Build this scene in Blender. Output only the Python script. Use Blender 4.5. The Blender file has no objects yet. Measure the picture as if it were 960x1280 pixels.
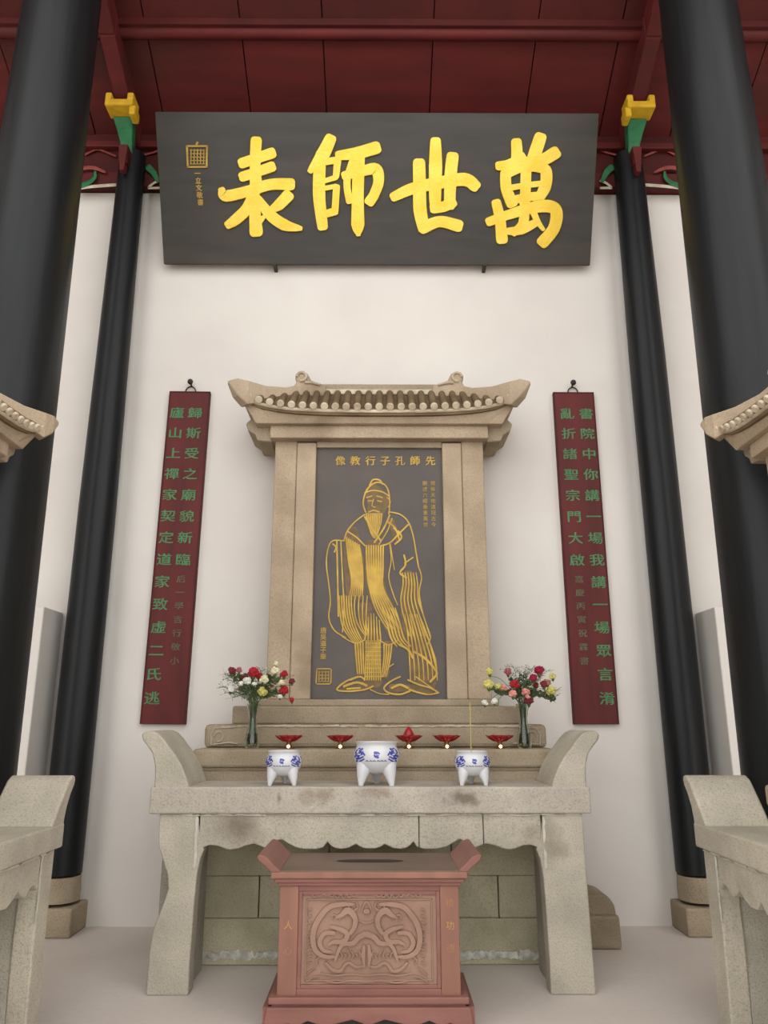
import bpy, bmesh, math, random
from mathutils import Vector, Matrix
random.seed(7)
sc = bpy.context.scene
COL = sc.collection
# ------------------------------------------------------------------ camera
FPX, PITCH, YAW, CAMZ = 961.0, math.radians(15.14), math.radians(-0.3), 1.5
cam = bpy.data.objects.new('camera', bpy.data.cameras.new('camera'))
COL.objects.link(cam)
cam.location = (0, 0, CAMZ)
cam.rotation_euler = (math.pi / 2 + PITCH, 0, YAW)
cam.data.sensor_fit = 'VERTICAL'
cam.data.sensor_height = 36
cam.data.lens = FPX / 1280 * 36
cam.data.clip_start = 0.05
sc.camera = cam
ROT = cam.rotation_euler.to_matrix()
# ------------------------------------------------------------------ sky and exposure
world = bpy.data.worlds.new('overcast_sky'); sc.world = world
world.use_nodes = True
bg = world.node_tree.nodes['Background']
bg.inputs[0].default_value = (1.0, 0.995, 0.985, 1)
bg.inputs[1].default_value = 2.0
sc.view_settings.view_transform = 'Standard'
sc.view_settings.look = 'None'
sc.view_settings.gamma = 1
sc.view_settings.use_curve_mapping = False
sc.view_settings.exposure = 0.33

# ------------------------------------------------------------------ photo pixel -> direction -> point
def ray(px, py):
    return ROT @ Vector(((px - 480) / FPX, (640 - py) / FPX, -1))
def P(px, py, D):                       # point on the vertical plane y = D
    d = ray(px, py); t = D / d.y
    return Vector((d.x * t, D, CAMZ + d.z * t))
def Pplane(px, py, p0, n):              # point on any plane
    d = ray(px, py); o = Vector((0, 0, CAMZ))
    t = (Vector(p0) - o).dot(n) / d.dot(n)
    return o + d * t

# ------------------------------------------------------------------ materials
def mat(name, col, rough=0.6, col2=None, scale=8, spec=0.4, bump=0.0, bscale=60, metal=0.0, detail=5,
        stretch=(1, 1, 1), lo=0.35, hi=0.65, spk=None, spk_scale=90, spk_amt=0.3, stain=None, stain_scale=1.6, stain_lo=.58, stain_hi=.72, trans=0, ior=1.45, emit=0, blobs=()):
    m = bpy.data.materials.new(name); m.use_nodes = True
    nt = m.node_tree; N = nt.nodes; L = nt.links
    b = N['Principled BSDF']
    b.inputs['Base Color'].default_value = (*col, 1)
    b.inputs['Roughness'].default_value = rough
    b.inputs['Metallic'].default_value = metal
    b.inputs['Specular IOR Level'].default_value = spec
    b.inputs['Transmission Weight'].default_value = trans
    b.inputs['IOR'].default_value = ior
    if emit:
        b.inputs['Emission Color'].default_value = (*col, 1); b.inputs['Emission Strength'].default_value = emit
    geo = N.new('ShaderNodeNewGeometry')
    mp = N.new('ShaderNodeMapping'); mp.inputs['Scale'].default_value = stretch
    L.new(geo.outputs['Position'], mp.inputs['Vector'])
    def noise(s, d=5):
        n = N.new('ShaderNodeTexNoise'); n.inputs['Scale'].default_value = s; n.inputs['Detail'].default_value = d
        L.new(mp.outputs[0], n.inputs['Vector']); return n.outputs['Fac']
    def ramp(f, a, b_):
        r = N.new('ShaderNodeMapRange'); r.inputs[1].default_value = a; r.inputs[2].default_value = b_
        L.new(f, r.inputs[0]); return r.outputs[0]
    def mixc(f, a, b_):
        x = N.new('ShaderNodeMix'); x.data_type = 'RGBA'; L.new(f, x.inputs[0])
        if isinstance(a, tuple): x.inputs[6].default_value = (*a, 1)
        else: L.new(a, x.inputs[6])
        x.inputs[7].default_value = (*b_, 1); return x.outputs[2]
    out = None
    if col2: out = mixc(ramp(noise(scale, detail), lo, hi), col, col2)
    if spk:
        f = ramp(noise(spk_scale, 3), .5, .7)
        mu = N.new('ShaderNodeMath'); mu.operation = 'MULTIPLY'; L.new(f, mu.inputs[0]); mu.inputs[1].default_value = spk_amt
        out = mixc(mu.outputs[0], out or col, spk)
    if stain:
        out = mixc(ramp(noise(stain_scale, 6), stain_lo, stain_hi), out or col, stain)
    for (p_, sc_, r_, amt_, c_) in blobs:
        d = N.new('ShaderNodeMapping'); d.inputs['Location'].default_value = [-a * b_ for a, b_ in zip(p_, sc_)]; d.inputs['Scale'].default_value = sc_
        L.new(geo.outputs['Position'], d.inputs['Vector'])
        ln = N.new('ShaderNodeVectorMath'); ln.operation = 'LENGTH'; L.new(d.outputs[0], ln.inputs[0])
        ad = N.new('ShaderNodeMath'); ad.operation = 'MULTIPLY_ADD'; L.new(noise(14, 5), ad.inputs[0]); ad.inputs[1].default_value = r_ * 2.2; L.new(ln.outputs['Value'], ad.inputs[2])
        mr = N.new('ShaderNodeMapRange'); mr.inputs[1].default_value = r_ * 2.1; mr.inputs[2].default_value = r_ * 1.3; mr.inputs[3].default_value = 0; mr.inputs[4].default_value = amt_; L.new(ad.outputs[0], mr.inputs[0])
        out = mixc(mr.outputs[0], out or col, c_)
    if out: L.new(out, b.inputs['Base Color'])
    if bump:
        bp = N.new('ShaderNodeBump'); bp.inputs['Strength'].default_value = bump; bp.inputs['Distance'].default_value = 0.01
        L.new(noise(bscale, 4), bp.inputs['Height']); L.new(bp.outputs[0], b.inputs['Normal'])
    return m
def s2l(r, g, b):
    f = lambda c: (c / 255 / 12.92) if c / 255 <= .04045 else ((c / 255 + .055) / 1.055) ** 2.4
    return (f(r), f(g), f(b))
M = {}
M['plaster'] = mat('white_plaster', s2l(220, 215, 208), .85, s2l(213, 207, 200), 1.3, .2, .08, 30)
M['floor'] = mat('floor_stone', s2l(214, 204, 196), .5, s2l(205, 195, 186), 1.1, .35, .05, 40, spk=s2l(196, 186, 177), spk_scale=25, spk_amt=.3)
M['stone'] = mat('grey_green_granite', s2l(188, 180, 163), .8, s2l(168, 161, 146), 3.5, .25, .5, 45, spk=s2l(124, 117, 104), spk_scale=120, spk_amt=.5, stain=s2l(104, 92, 76), stain_lo=.62, stain_hi=.8)
M['stone_slab'] = mat('stained_grey_granite', s2l(186, 178, 164), .8, s2l(168, 160, 148), 3.5, .25, .5, 45, spk=s2l(124, 117, 104), spk_scale=120, spk_amt=.5,
    blobs=[((.50, 4.88, 1.045), (1, 1, 2.6), .13, .75, s2l(98, 86, 72)), ((-.36, 4.88, 1.06), (1, 1, 2.2), .13, .5, s2l(120, 98, 78)), ((-.02, 4.88, 1.08), (1, 1, 3), .12, .4, s2l(122, 96, 78)), ((-.60, 4.88, 1.05), (2.5, 1, 1.5), .05, .6, s2l(100, 88, 74))])
M['stone_light'] = mat('pale_cut_granite', s2l(172, 166, 152), .8, s2l(152, 148, 134), 4, .25, .6, 55, spk=s2l(112, 108, 100), spk_scale=130, spk_amt=.6)
M['stone_warm'] = mat('warm_brown_granite', s2l(180, 162, 138), .8, s2l(160, 143, 120), 3, .25, .5, 45, spk=s2l(120, 105, 86), spk_scale=120, spk_amt=.45, stain=s2l(116, 99, 76), stain_lo=.6, stain_hi=.8)
M['stone_brown'] = mat('brown_pedestal_stone', s2l(166, 151, 129), .85, s2l(144, 130, 109), 3, .2, .5, 40, spk=s2l(92, 80, 64), spk_scale=100, spk_amt=.4)
M['stone_olive'] = mat('olive_pedestal_stone', s2l(194, 187, 160), .85, s2l(164, 159, 132), 2.6, .2, .5, 40, spk=s2l(118, 114, 94), spk_scale=100, spk_amt=.4)
M['tile_dark'] = mat('weathered_roof_stone', s2l(124, 104, 78), .85, s2l(104, 86, 64), 5, .2, .5, 50)
M['tile_end'] = mat('pale_tile_end_stone', s2l(208, 195, 172), .8, s2l(172, 156, 132), 8, .2, .3, 60)
M['mortar'] = mat('pale_mortar', s2l(200, 196, 184), .9, s2l(178, 174, 160), 14, .2, .4, 60)
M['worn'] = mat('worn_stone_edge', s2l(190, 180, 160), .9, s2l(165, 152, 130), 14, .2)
M['splash'] = mat('whitewash_splash', s2l(214, 214, 206), .9, s2l(160, 160, 146), 18, .2, .4, 60)
M['lacquer'] = mat('black_lacquer', s2l(27, 29, 30), .4, s2l(21, 22, 24), 5, .28, .25, 5, stretch=(3, 3, .25))
M['lacquer_dull'] = mat('dark_lacquer_board', s2l(62, 58, 53), .42, s2l(53, 51, 47), 3, .4, .06, 8, stretch=(.6, 3, 3), stain=s2l(74, 68, 61), stain_scale=.9, stain_lo=.5, stain_hi=.75)
M['gold'] = mat('gold_leaf', s2l(236, 206, 84), .36, s2l(228, 192, 60), 6, .5, .3, 40, metal=.4)
M['gold_dull'] = mat('dull_gold_paint', s2l(184, 152, 70), .5, s2l(164, 132, 58), 12, .4, metal=.2)
M['gold_line'] = mat('gold_engraving', s2l(196, 162, 70), .5, s2l(168, 136, 62), 9, .4, metal=.2)
M['slate'] = mat('dark_slate_panel', s2l(80, 73, 68), .4, s2l(90, 82, 76), 2.5, .3, .05, 30)
M['red_board'] = mat('maroon_board', s2l(99, 40, 38), .55, s2l(84, 36, 33), 3, .3, .08, 12, stretch=(3, 3, .5))
M['green_ink'] = mat('green_lettering', s2l(82, 138, 92), .6, s2l(72, 118, 80), 20, .3)
M['green_faint'] = mat('faint_green_lettering', s2l(104, 108, 80), .6, s2l(92, 86, 68), 20, .3)
M['red_wood'] = mat('red_painted_timber', s2l(98, 36, 34), .6, s2l(84, 32, 30), 2.2, .25, .1, 10, stretch=(.6, 3, 3), stain=s2l(70, 34, 30), stain_scale=.8, stain_lo=.5, stain_hi=.7)
M['red_dark'] = mat('dark_red_timber', s2l(82, 31, 28), .6, s2l(68, 27, 24), 2.2, .25, .1, 10)
M['red_pale'] = mat('worn_red_edge', s2l(160, 86, 78), .7, s2l(130, 62, 56), 9, .2)
M['green_paint'] = mat('green_painted_wood', s2l(50, 122, 78), .5, s2l(42, 104, 66), 9, .3)
M['yellow_paint'] = mat('yellow_painted_wood', s2l(216, 176, 40), .5, s2l(196, 152, 34), 12, .3)
M['white_paint'] = mat('cream_painted_edge', s2l(206, 198, 176), .6, s2l(176, 160, 136), 14, .3)
M['box_wood'] = mat('reddish_brown_wood', s2l(142, 98, 88), .5, s2l(127, 86, 77), 2.5, .35, .08, 20, stretch=(1, 1, 5))
M['box_wood2'] = mat('orange_brown_wood', s2l(148, 106, 88), .5, s2l(133, 94, 80), 3, .35, .08, 20, stretch=(3, 3, .6))
M['box_panel'] = mat('carved_panel_wood', s2l(156, 126, 108), .55, s2l(142, 112, 96), 5, .3, .25, 60)
M['box_top'] = mat('dusty_dark_wood', s2l(118, 98, 86), .5, s2l(104, 86, 74), 3, .35)
M['letter_bright'] = mat('worn_gold_letter', s2l(190, 146, 86), .6)
M['letter_faint'] = mat('faded_letter', s2l(168, 118, 88), .6)
M['gold_shade'] = mat('rubbed_gold_ground', s2l(122, 98, 62), .5, s2l(98, 82, 60), 14, .3)
M['dark'] = mat('slot_shade', s2l(52, 42, 38), .8)
M['porcelain'] = mat('white_porcelain', s2l(206, 207, 210), .18, None, spec=.5)
M['cobalt'] = mat('cobalt_blue_glaze', s2l(58, 60, 140), .2, s2l(84, 88, 168), 40, .5)
M['cobalt_faint'] = mat('faint_blue_glaze', s2l(110, 112, 146), .2, None, spec=.5)
M['ash'] = mat('incense_ash', s2l(150, 142, 132), .95, s2l(120, 112, 104), 30)
M['lamp_red'] = mat('red_translucent_plastic', s2l(150, 24, 32), .35, None, spec=.5)
M['lamp_base'] = mat('dark_gold_lamp_base', s2l(120, 84, 40), .4, None, metal=.4)
M['bulb'] = mat('lit_bulb', (1.0, .82, .55), .4, emit=3)
M['glass'] = mat('clear_glass', (.86, .9, .86), .04, trans=1, ior=1.4)
M['water'] = mat('vase_water', (.72, .78, .66), .02, trans=1, ior=1.33)
M['stem'] = mat('green_stem', s2l(86, 104, 62), .6, s2l(70, 88, 50), 20)
M['leaf'] = mat('green_leaf', s2l(82, 100, 64), .6, s2l(104, 118, 84), 20)
M['leaf_grey'] = mat('grey_green_leaf', s2l(112, 124, 98), .6, s2l(132, 140, 116), 20)
for n_, c_ in dict(red=(176, 30, 46), crimson=(150, 22, 58), dark_red=(120, 40, 44), white=(226, 224, 212), cream=(224, 221, 182),
                   yellow=(208, 202, 112), pink=(222, 150, 138), mauve=(166, 92, 100)).items():
    M['petal_' + n_] = mat('petal_' + n_, s2l(*c_), .7, tuple(x * .75 for x in s2l(*c_)), 60)
M['incense'] = mat('incense_stick', s2l(186, 168, 96), .7)
M['metal'] = mat('dark_iron', s2l(62, 56, 52), .5, metal=.6)
M['wood_plain'] = mat('pale_worn_lines', s2l(152, 82, 72), .7)

# ------------------------------------------------------------------ mesh builder
def jag(mb, length, fn, lo, hi, gap=.06, step=(.008, .03)):
    # irregular streak: fn(along, across) -> 3-D, edges wander between lo and hi
    x = 0; vs = []; a = b = (lo + hi) / 2
    while x < length:
        a += (random.uniform(lo, (lo + hi) / 2) - a) * .5; b += (random.uniform((lo + hi) / 2, hi) - b) * .5
        c = b if random.random() > gap else a + (hi - lo) * .06
        vs += [fn(x, a), fn(x, c)]; x += random.uniform(*step)
    mb.add(vs, [(2 * k, 2 * k + 2, 2 * k + 3, 2 * k + 1) for k in range(len(vs) // 2 - 1)]); return mb
def thick(o, t=.004):
    md = o.modifiers.new('thickness', 'SOLIDIFY'); md.thickness = t; md.offset = 0; return o
class MB:
    def __init__(s): s.v = []; s.f = []
    def add(s, vs, fs):
        o = len(s.v); s.v += [tuple(v) for v in vs]; s.f += [tuple(i + o for i in f) for f in fs]; return s
    def box(s, x0, x1, y0, y1, z0, z1):
        return s.add([(x0, y0, z0), (x1, y0, z0), (x1, y1, z0), (x0, y1, z0), (x0, y0, z1), (x1, y0, z1), (x1, y1, z1), (x0, y1, z1)],
                     [(0, 3, 2, 1), (4, 5, 6, 7), (0, 1, 5, 4), (1, 2, 6, 5), (2, 3, 7, 6), (3, 0, 4, 7)])
    def hexa(s, p):                     # eight corners in box() order
        return s.add(p, [(0, 3, 2, 1), (4, 5, 6, 7), (0, 1, 5, 4), (1, 2, 6, 5), (2, 3, 7, 6), (3, 0, 4, 7)])
    def prism(s, poly, off):            # polygon extruded along off
        off = Vector(off); n = len(poly); a = [Vector(p) for p in poly]
        return s.add(a + [p + off for p in a], [tuple(range(n)), tuple(range(2 * n - 1, n - 1, -1))] + [(i, i + n, (i + 1) % n + n, (i + 1) % n) for i in range(n)])
    def lathe(s, prof, c=(0, 0, 0), seg=28, sq=None):
        vs, fs = [], []
        n = len(prof)
        for k in range(seg):
            a = 2 * math.pi * k / seg
            q = 1 if not sq else sq(a)
            for r, z in prof: vs.append((c[0] + r * q * math.cos(a), c[1] + r * q * math.sin(a), c[2] + z))
        for k in range(seg):
            k2 = (k + 1) % seg
            for i in range(n - 1): fs.append((k * n + i, k2 * n + i, k2 * n + i + 1, k * n + i + 1))
        if prof[0][0] > 1e-6: fs.append(tuple(k * n for k in range(seg))[::-1])
        if prof[-1][0] > 1e-6: fs.append(tuple(k * n + n - 1 for k in range(seg)))
        return s.add(vs, fs)
    def tube(s, pts, rad, seg=8):
        pts = [Vector(p) for p in pts]; n = len(pts)
        if not hasattr(rad, '__len__'): rad = [rad] * n
        vs, fs = [], []; up = None
        for i, p in enumerate(pts):
            t = (pts[min(i + 1, n - 1)] - pts[max(i - 1, 0)]).normalized()
            if up is None: up = Vector((0, 0, 1)) if abs(t.z) < .9 else Vector((1, 0, 0))
            a = t.cross(up).normalized(); b = a.cross(t).normalized(); up = b
            for k in range(seg):
                q = 2 * math.pi * k / seg
                vs.append(p + (a * math.cos(q) + b * math.sin(q)) * rad[i])
        for i in range(n - 1):
            for k in range(seg):
                k2 = (k + 1) % seg
                fs.append((i * seg + k, i * seg + k2, (i + 1) * seg + k2, (i + 1) * seg + k))
        fs.append(tuple(range(seg))[::-1]); fs.append(tuple((n - 1) * seg + k for k in range(seg)))
        return s.add(vs, fs)
    def ball(s, c, r, seg=10, rings=6, sq=(1, 1, 1), rough=0):
        vs = [(c[0], c[1], c[2] - r * sq[2])]; fs = []
        for i in range(1, rings):
            a = math.pi * i / rings
            for k in range(seg):
                q = 2 * math.pi * k / seg; rr = r * (1 + rough * random.uniform(-1, 1))
                vs.append((c[0] + rr * sq[0] * math.sin(a) * math.cos(q), c[1] + rr * sq[1] * math.sin(a) * math.sin(q), c[2] - rr * sq[2] * math.cos(a)))
        vs.append((c[0], c[1], c[2] + r * sq[2])); e = len(vs) - 1
        for k in range(seg):
            k2 = (k + 1) % seg
            fs.append((0, 1 + k2, 1 + k)); fs.append((e, e - seg + k, e - seg + k2))
            for i in range(rings - 2):
                fs.append((1 + i * seg + k, 1 + i * seg + k2, 1 + (i + 1) * seg + k2, 1 + (i + 1) * seg + k))
        return s.add(vs, fs)
    def ribbon(s, pts, w, fn, h, sub=6, flat=False):
        """brush stroke: pts 2-D, w width(s), fn(u, v, height) -> 3-D"""
        n = len(pts)
        if not hasattr(w, '__len__'): w = [w] * n
        P_ = []
        for i in range(n - 1):
            p0, p1, p2, p3 = pts[max(i - 1, 0)], pts[i], pts[i + 1], pts[min(i + 2, n - 1)]
            for k in range(sub):
                t = k / sub
                q = [0.5 * ((2 * p1[j]) + (-p0[j] + p2[j]) * t + (2 * p0[j] - 5 * p1[j] + 4 * p2[j] - p3[j]) * t * t + (-p0[j] + 3 * p1[j] - 3 * p2[j] + p3[j]) * t ** 3) for j in (0, 1)]
                P_.append((q[0], q[1], w[i] + (w[i + 1] - w[i]) * t))
        P_.append((pts[-1][0], pts[-1][1], w[-1]))
        # round caps
        def tang(i):
            a, b = P_[max(i - 1, 0)], P_[min(i + 1, len(P_) - 1)]
            d = math.hypot(b[0] - a[0], b[1] - a[1]) or 1
            return ((b[0] - a[0]) / d, (b[1] - a[1]) / d)
        rows = []
        t0 = tang(0); t1 = tang(len(P_) - 1)
        for k, c in ((1, .5), (.85, .76), (.5, .95)):
            k *= .8; rows.append((P_[0][0] - t0[0] * P_[0][2] / 2 * k, P_[0][1] - t0[1] * P_[0][2] / 2 * k, P_[0][2] * c, t0))
        for i, p in enumerate(P_): rows.append((p[0], p[1], p[2], tang(i)))
        for k, c in ((.5, .95), (.85, .76), (1, .5)):
            k *= .8; p = P_[-1]; rows.append((p[0] + t1[0] * p[2] / 2 * k, p[1] + t1[1] * p[2] / 2 * k, p[2] * c, t1))
        vs, fs = [], []
        prof = ((-.5, 0), (-.5, .7), (-.42, 1), (.42, 1), (.5, .7), (.5, 0))
        if flat: prof = ((-.5, 0), (-.5, .9), (-.47, 1), (.47, 1), (.5, .9), (.5, 0))
        for x, y, ww, t in rows:
            for a, hh in prof: vs.append(fn(x - t[1] * a * ww, y + t[0] * a * ww, h * hh))
        m = len(prof)
        for i in range(len(rows) - 1):
            for k in range(m - 1): fs.append((i * m + k, i * m + k + 1, (i + 1) * m + k + 1, (i + 1) * m + k))
        fs.append(tuple(range(m))[::-1]); fs.append(tuple((len(rows) - 1) * m + k for k in range(m)))
        return s.add(vs, fs)
    def build(s, name, m, parent=None, smooth=None, bevel=0, seg=2):
        me = bpy.data.meshes.new(name); me.from_pydata(s.v, [], s.f)
        bm = bmesh.new(); bm.from_mesh(me); bmesh.ops.recalc_face_normals(bm, faces=bm.faces); bm.to_mesh(me); bm.free()
        me.materials.append(M[m] if isinstance(m, str) else m)
        o = bpy.data.objects.new(name, me); COL.objects.link(o)
        if parent: o.parent = parent
        if smooth is not None:
            for p in me.polygons: p.use_smooth = True
            me.set_sharp_from_angle(angle=math.radians(smooth))
        if bevel:
            b = o.modifiers.new('bevel', 'BEVEL'); b.width = bevel; b.segments = seg; b.limit_method = 'ANGLE'; b.angle_limit = math.radians(40)
        return o
def tag(o, label, cat, group=None):
    o['label'] = label; o['category'] = cat
    if group: o['group'] = group
    return o
def stuff(o): o['kind'] = 'stuff'; return o
def struct(o): o['kind'] = 'structure'; return o
def thing(name, label, cat, loc=(0, 0, 0), group=None, rz=0, scale=1):
    o = bpy.data.objects.new(name, None); COL.objects.link(o)
    o.location = loc; o.rotation_euler = (0, 0, rz); o.scale = (scale,) * 3
    o.empty_display_size = .1
    return tag(o, label, cat, group)
def text_into(mb, s, size, fn, bold=0.0):
    """outline glyphs of s (one char at a time, centred) put in place by fn(u, v) -> 3-D"""
    c = bpy.data.curves.new('glyph', 'FONT'); c.body = s; c.size = size; c.align_x = 'CENTER'; c.resolution_u = 3; c.fill_mode = 'FRONT'
    o = bpy.data.objects.new('glyph', c); COL.objects.link(o)
    dg = bpy.context.evaluated_depsgraph_get(); dg.update()
    me = bpy.data.meshes.new_from_object(o.evaluated_get(dg))
    if len(me.vertices):
        ys = [v.co.y for v in me.vertices]; xs = [v.co.x for v in me.vertices]
        cx = (min(xs) + max(xs)) / 2; cy = size * .36
        for b in ([0] if not bold else [-bold, bold]):
            mb.add([fn(v.co.x - cx + b, v.co.y - cy + b * .5, abs(b) and (.0002 if b > 0 else 0)) for v in me.vertices], [tuple(p.vertices) for p in me.polygons])
    bpy.data.objects.remove(o); bpy.data.curves.remove(c); bpy.data.meshes.remove(me)

A_SIDE = "on the notched altar leg's side"
B_SIDE = "on the stone block's side"

# ================================================================== SETTING
WY = 6.40                               # face of the back wall
struct(MB().box(-16, 16, -18, 6.9, -.2, 0).build('floor', 'floor'))
struct(MB().box(-5.6, 5.6, WY, 6.75, 0, 6.43).build('wall_back', 'plaster'))
struct(MB().box(-5.9, -5.6, 1.6, 6.75, 0, 9.4).build('wall_left', 'plaster'))
struct(MB().box(5.6, 5.9, 1.6, 6.75, 0, 9.4).build('wall_right', 'plaster'))
# white piers projecting from the back wall beside the rear columns
for sx, nm in ((-1, 'trim_1'), (1, 'trim_2')):
    a, b = sorted((sx * 2.63, sx * 3.9))
    struct(MB().box(a, b, 6.02, WY + .05, 0, 2.36).build(nm, 'plaster', bevel=.012))
# roof: boards running up the slope, battens across
def roofz(y): return 7.12 + .5 * (6.2 - y)
ceil = MB().hexa([(-5.6, 2.0, roofz(2.0) + .06), (5.6, 2.0, roofz(2.0) + .06), (5.6, 6.75, roofz(6.75) + .06), (-5.6, 6.75, roofz(6.75) + .06),
                  (-5.6, 2.0, roofz(2.0) + .16), (5.6, 2.0, roofz(2.0) + .16), (5.6, 6.75, roofz(6.75) + .16), (-5.6, 6.75, roofz(6.75) + .16)]).build('ceiling', 'red_dark')
struct(ceil)  # unseen front of the roof is left off so more sky light enters
seams = [-5.6, -4.9, -4.15, -3.45, -2.8, -2.1, -1.25, -.52, .47, 1.4, 2.15, 2.85, 3.5, 4.2, 4.9, 5.6]
for k in range(len(seams) - 1):
    g = .006; dz = random.uniform(0, .012)
    x0, x1 = seams[k] + g, seams[k + 1] - g
    for (ya, yb) in ((5.55, 6.75), (2.0, 5.51)):
        MB().hexa([(x0, ya, roofz(ya) + dz), (x1, ya, roofz(ya) + dz), (x1, yb, roofz(yb) + dz), (x0, yb, roofz(yb) + dz),
                   (x0, ya, roofz(ya) + .07), (x1, ya, roofz(ya) + .07), (x1, yb, roofz(yb) + .07), (x0, yb, roofz(yb) + .07)]).build('plank', 'red_wood' if ya > 5 else 'red_dark', ceil)
for y in (5.53, 4.6, 3.4, 2.2):
    MB().tube([(-5.6, y, roofz(y) - .02), (5.6, y, roofz(y) - .02)], .055, 10).build('purlin', 'red_wood', ceil, smooth=50)
    MB().box(-5.6, 5.6, y - .09, y - .05, roofz(y) - .02, roofz(y) + .06).build('batten', 'red_dark', ceil)
# unseen board, added to stop light leaking through the gap above the wall
MB().box(-5.6, 5.6, 6.45, 6.6, 6.40, roofz(6.5) + .1).build('light_stop_board', 'red_dark', ceil)

# ================================================================== TIMBER FRAME
def column(cx, cy, prof, label, z0, base):
    t = thing('timber_column', label, 'column', (cx, cy, 0))
    rn = random.random() * 9
    MB().lathe(prof, seg=40, sq=lambda a: 1 + .012 * math.sin(3 * a + rn) + .006 * math.sin(7 * a)).build('shaft', 'lacquer', t, smooth=60)
    r = base
    MB().box(-r - .022, r + .022, -r - .022, min(r + .022, WY - cy), -.0, z0 * .5).build('plinth', 'stone_brown', t, bevel=.015)
    MB().lathe([(r, z0 * .56), (r * 1.02, z0 * .75), (r * .97, z0)], seg=32).build('stone_base', 'stone_brown', t, smooth=40)
    return t
rear = [(.15, .4), (.152, 1.5), (.15, 3.2), (.138, 4.6), (.125, 6.0), (.118, 6.72)]
for sx, S in ((-1, A_SIDE), (1, B_SIDE)):
    column(sx * 2.375, 6.24, rear if sx < 0 else [(r * (1.03 + .09 * (z > 4)), z) for r, z in rear], 'slender black lacquered column set against the back wall, ' + S, .385, .15)
    column(sx * 2.35, 4.51, [(.30, .35), (.305, 1.2), (.29, 3.2), (.27, 5.5), (.25, 7.88)], 'thick black lacquered column standing free behind a side table, ' + S, .35, .36)
# red beam on the wall top, with painted scrolls
lb = thing('lintel_beam', 'dark red painted timber beam lying on top of the white wall', 'beam', (0, 0, 0))
MB().box(-5.55, 5.55, 6.30, 6.46, 6.44, 6.60).build('lower_beam', 'red_wood', lb, bevel=.01)
MB().box(-5.55, 5.55, 6.34, 6.46, 6.60, 7.06).build('beam_board', 'red_dark', lb)
MB().box(-5.55, 5.55, 6.27, 6.46, 6.86, 6.93).build('moulding', 'red_wood', lb, bevel=.01)
def px_on(D): return lambda u, v, h: P(u, v, D - h)
def mirror(pts): return [(950 - x, y) for x, y in pts]
for side in (0, 1):
    mm = (lambda p: p) if side == 0 else mirror
    a = MB(); a.ribbon(mm([(96, 234), (110, 229), (118, 222), (119, 215)]), [7, 6, 5, 3], px_on(6.29), .03)
    a.ribbon(mm([(186, 210), (192, 216), (197, 226)]), [9, 8, 5], px_on(6.29), .03)
    a.build('green_scroll', 'green_paint', lb, smooth=50)
    a = MB(); a.ribbon(mm([(96, 215), (106, 210), (118, 210), (131, 215)]), [4, 5, 5, 3], px_on(6.285), .02)
    a.build('pale_arc', 'red_pale', lb, smooth=50)
    a = MB(); a.ribbon(mm([(96, 236), (118, 233), (146, 231)]), [3, 4, 4], px_on(6.285), .02)
    a.ribbon(mm([(186, 234), (192, 229), (199, 226)]), 3, px_on(6.285), .02)
    a.ribbon(mm([(186, 235), (199, 235)]), 3, px_on(6.285), .02)
    a.build('cream_edge', 'white_paint', lb, smooth=50)
    a = MB(); a.ribbon(mm([(107, 193), (120, 187), (130, 189), (144, 195)]), 2.6, px_on(6.33), .015)
    a.ribbon(mm([(178, 194), (190, 191), (199, 188)]), 2.6, px_on(6.33), .015)
    a.ribbon(mm([(104, 143), (130, 145)]), 3, px_on(6.33), .015)
    a.build('worn_line', 'red_pale', lb, smooth=50)
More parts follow.
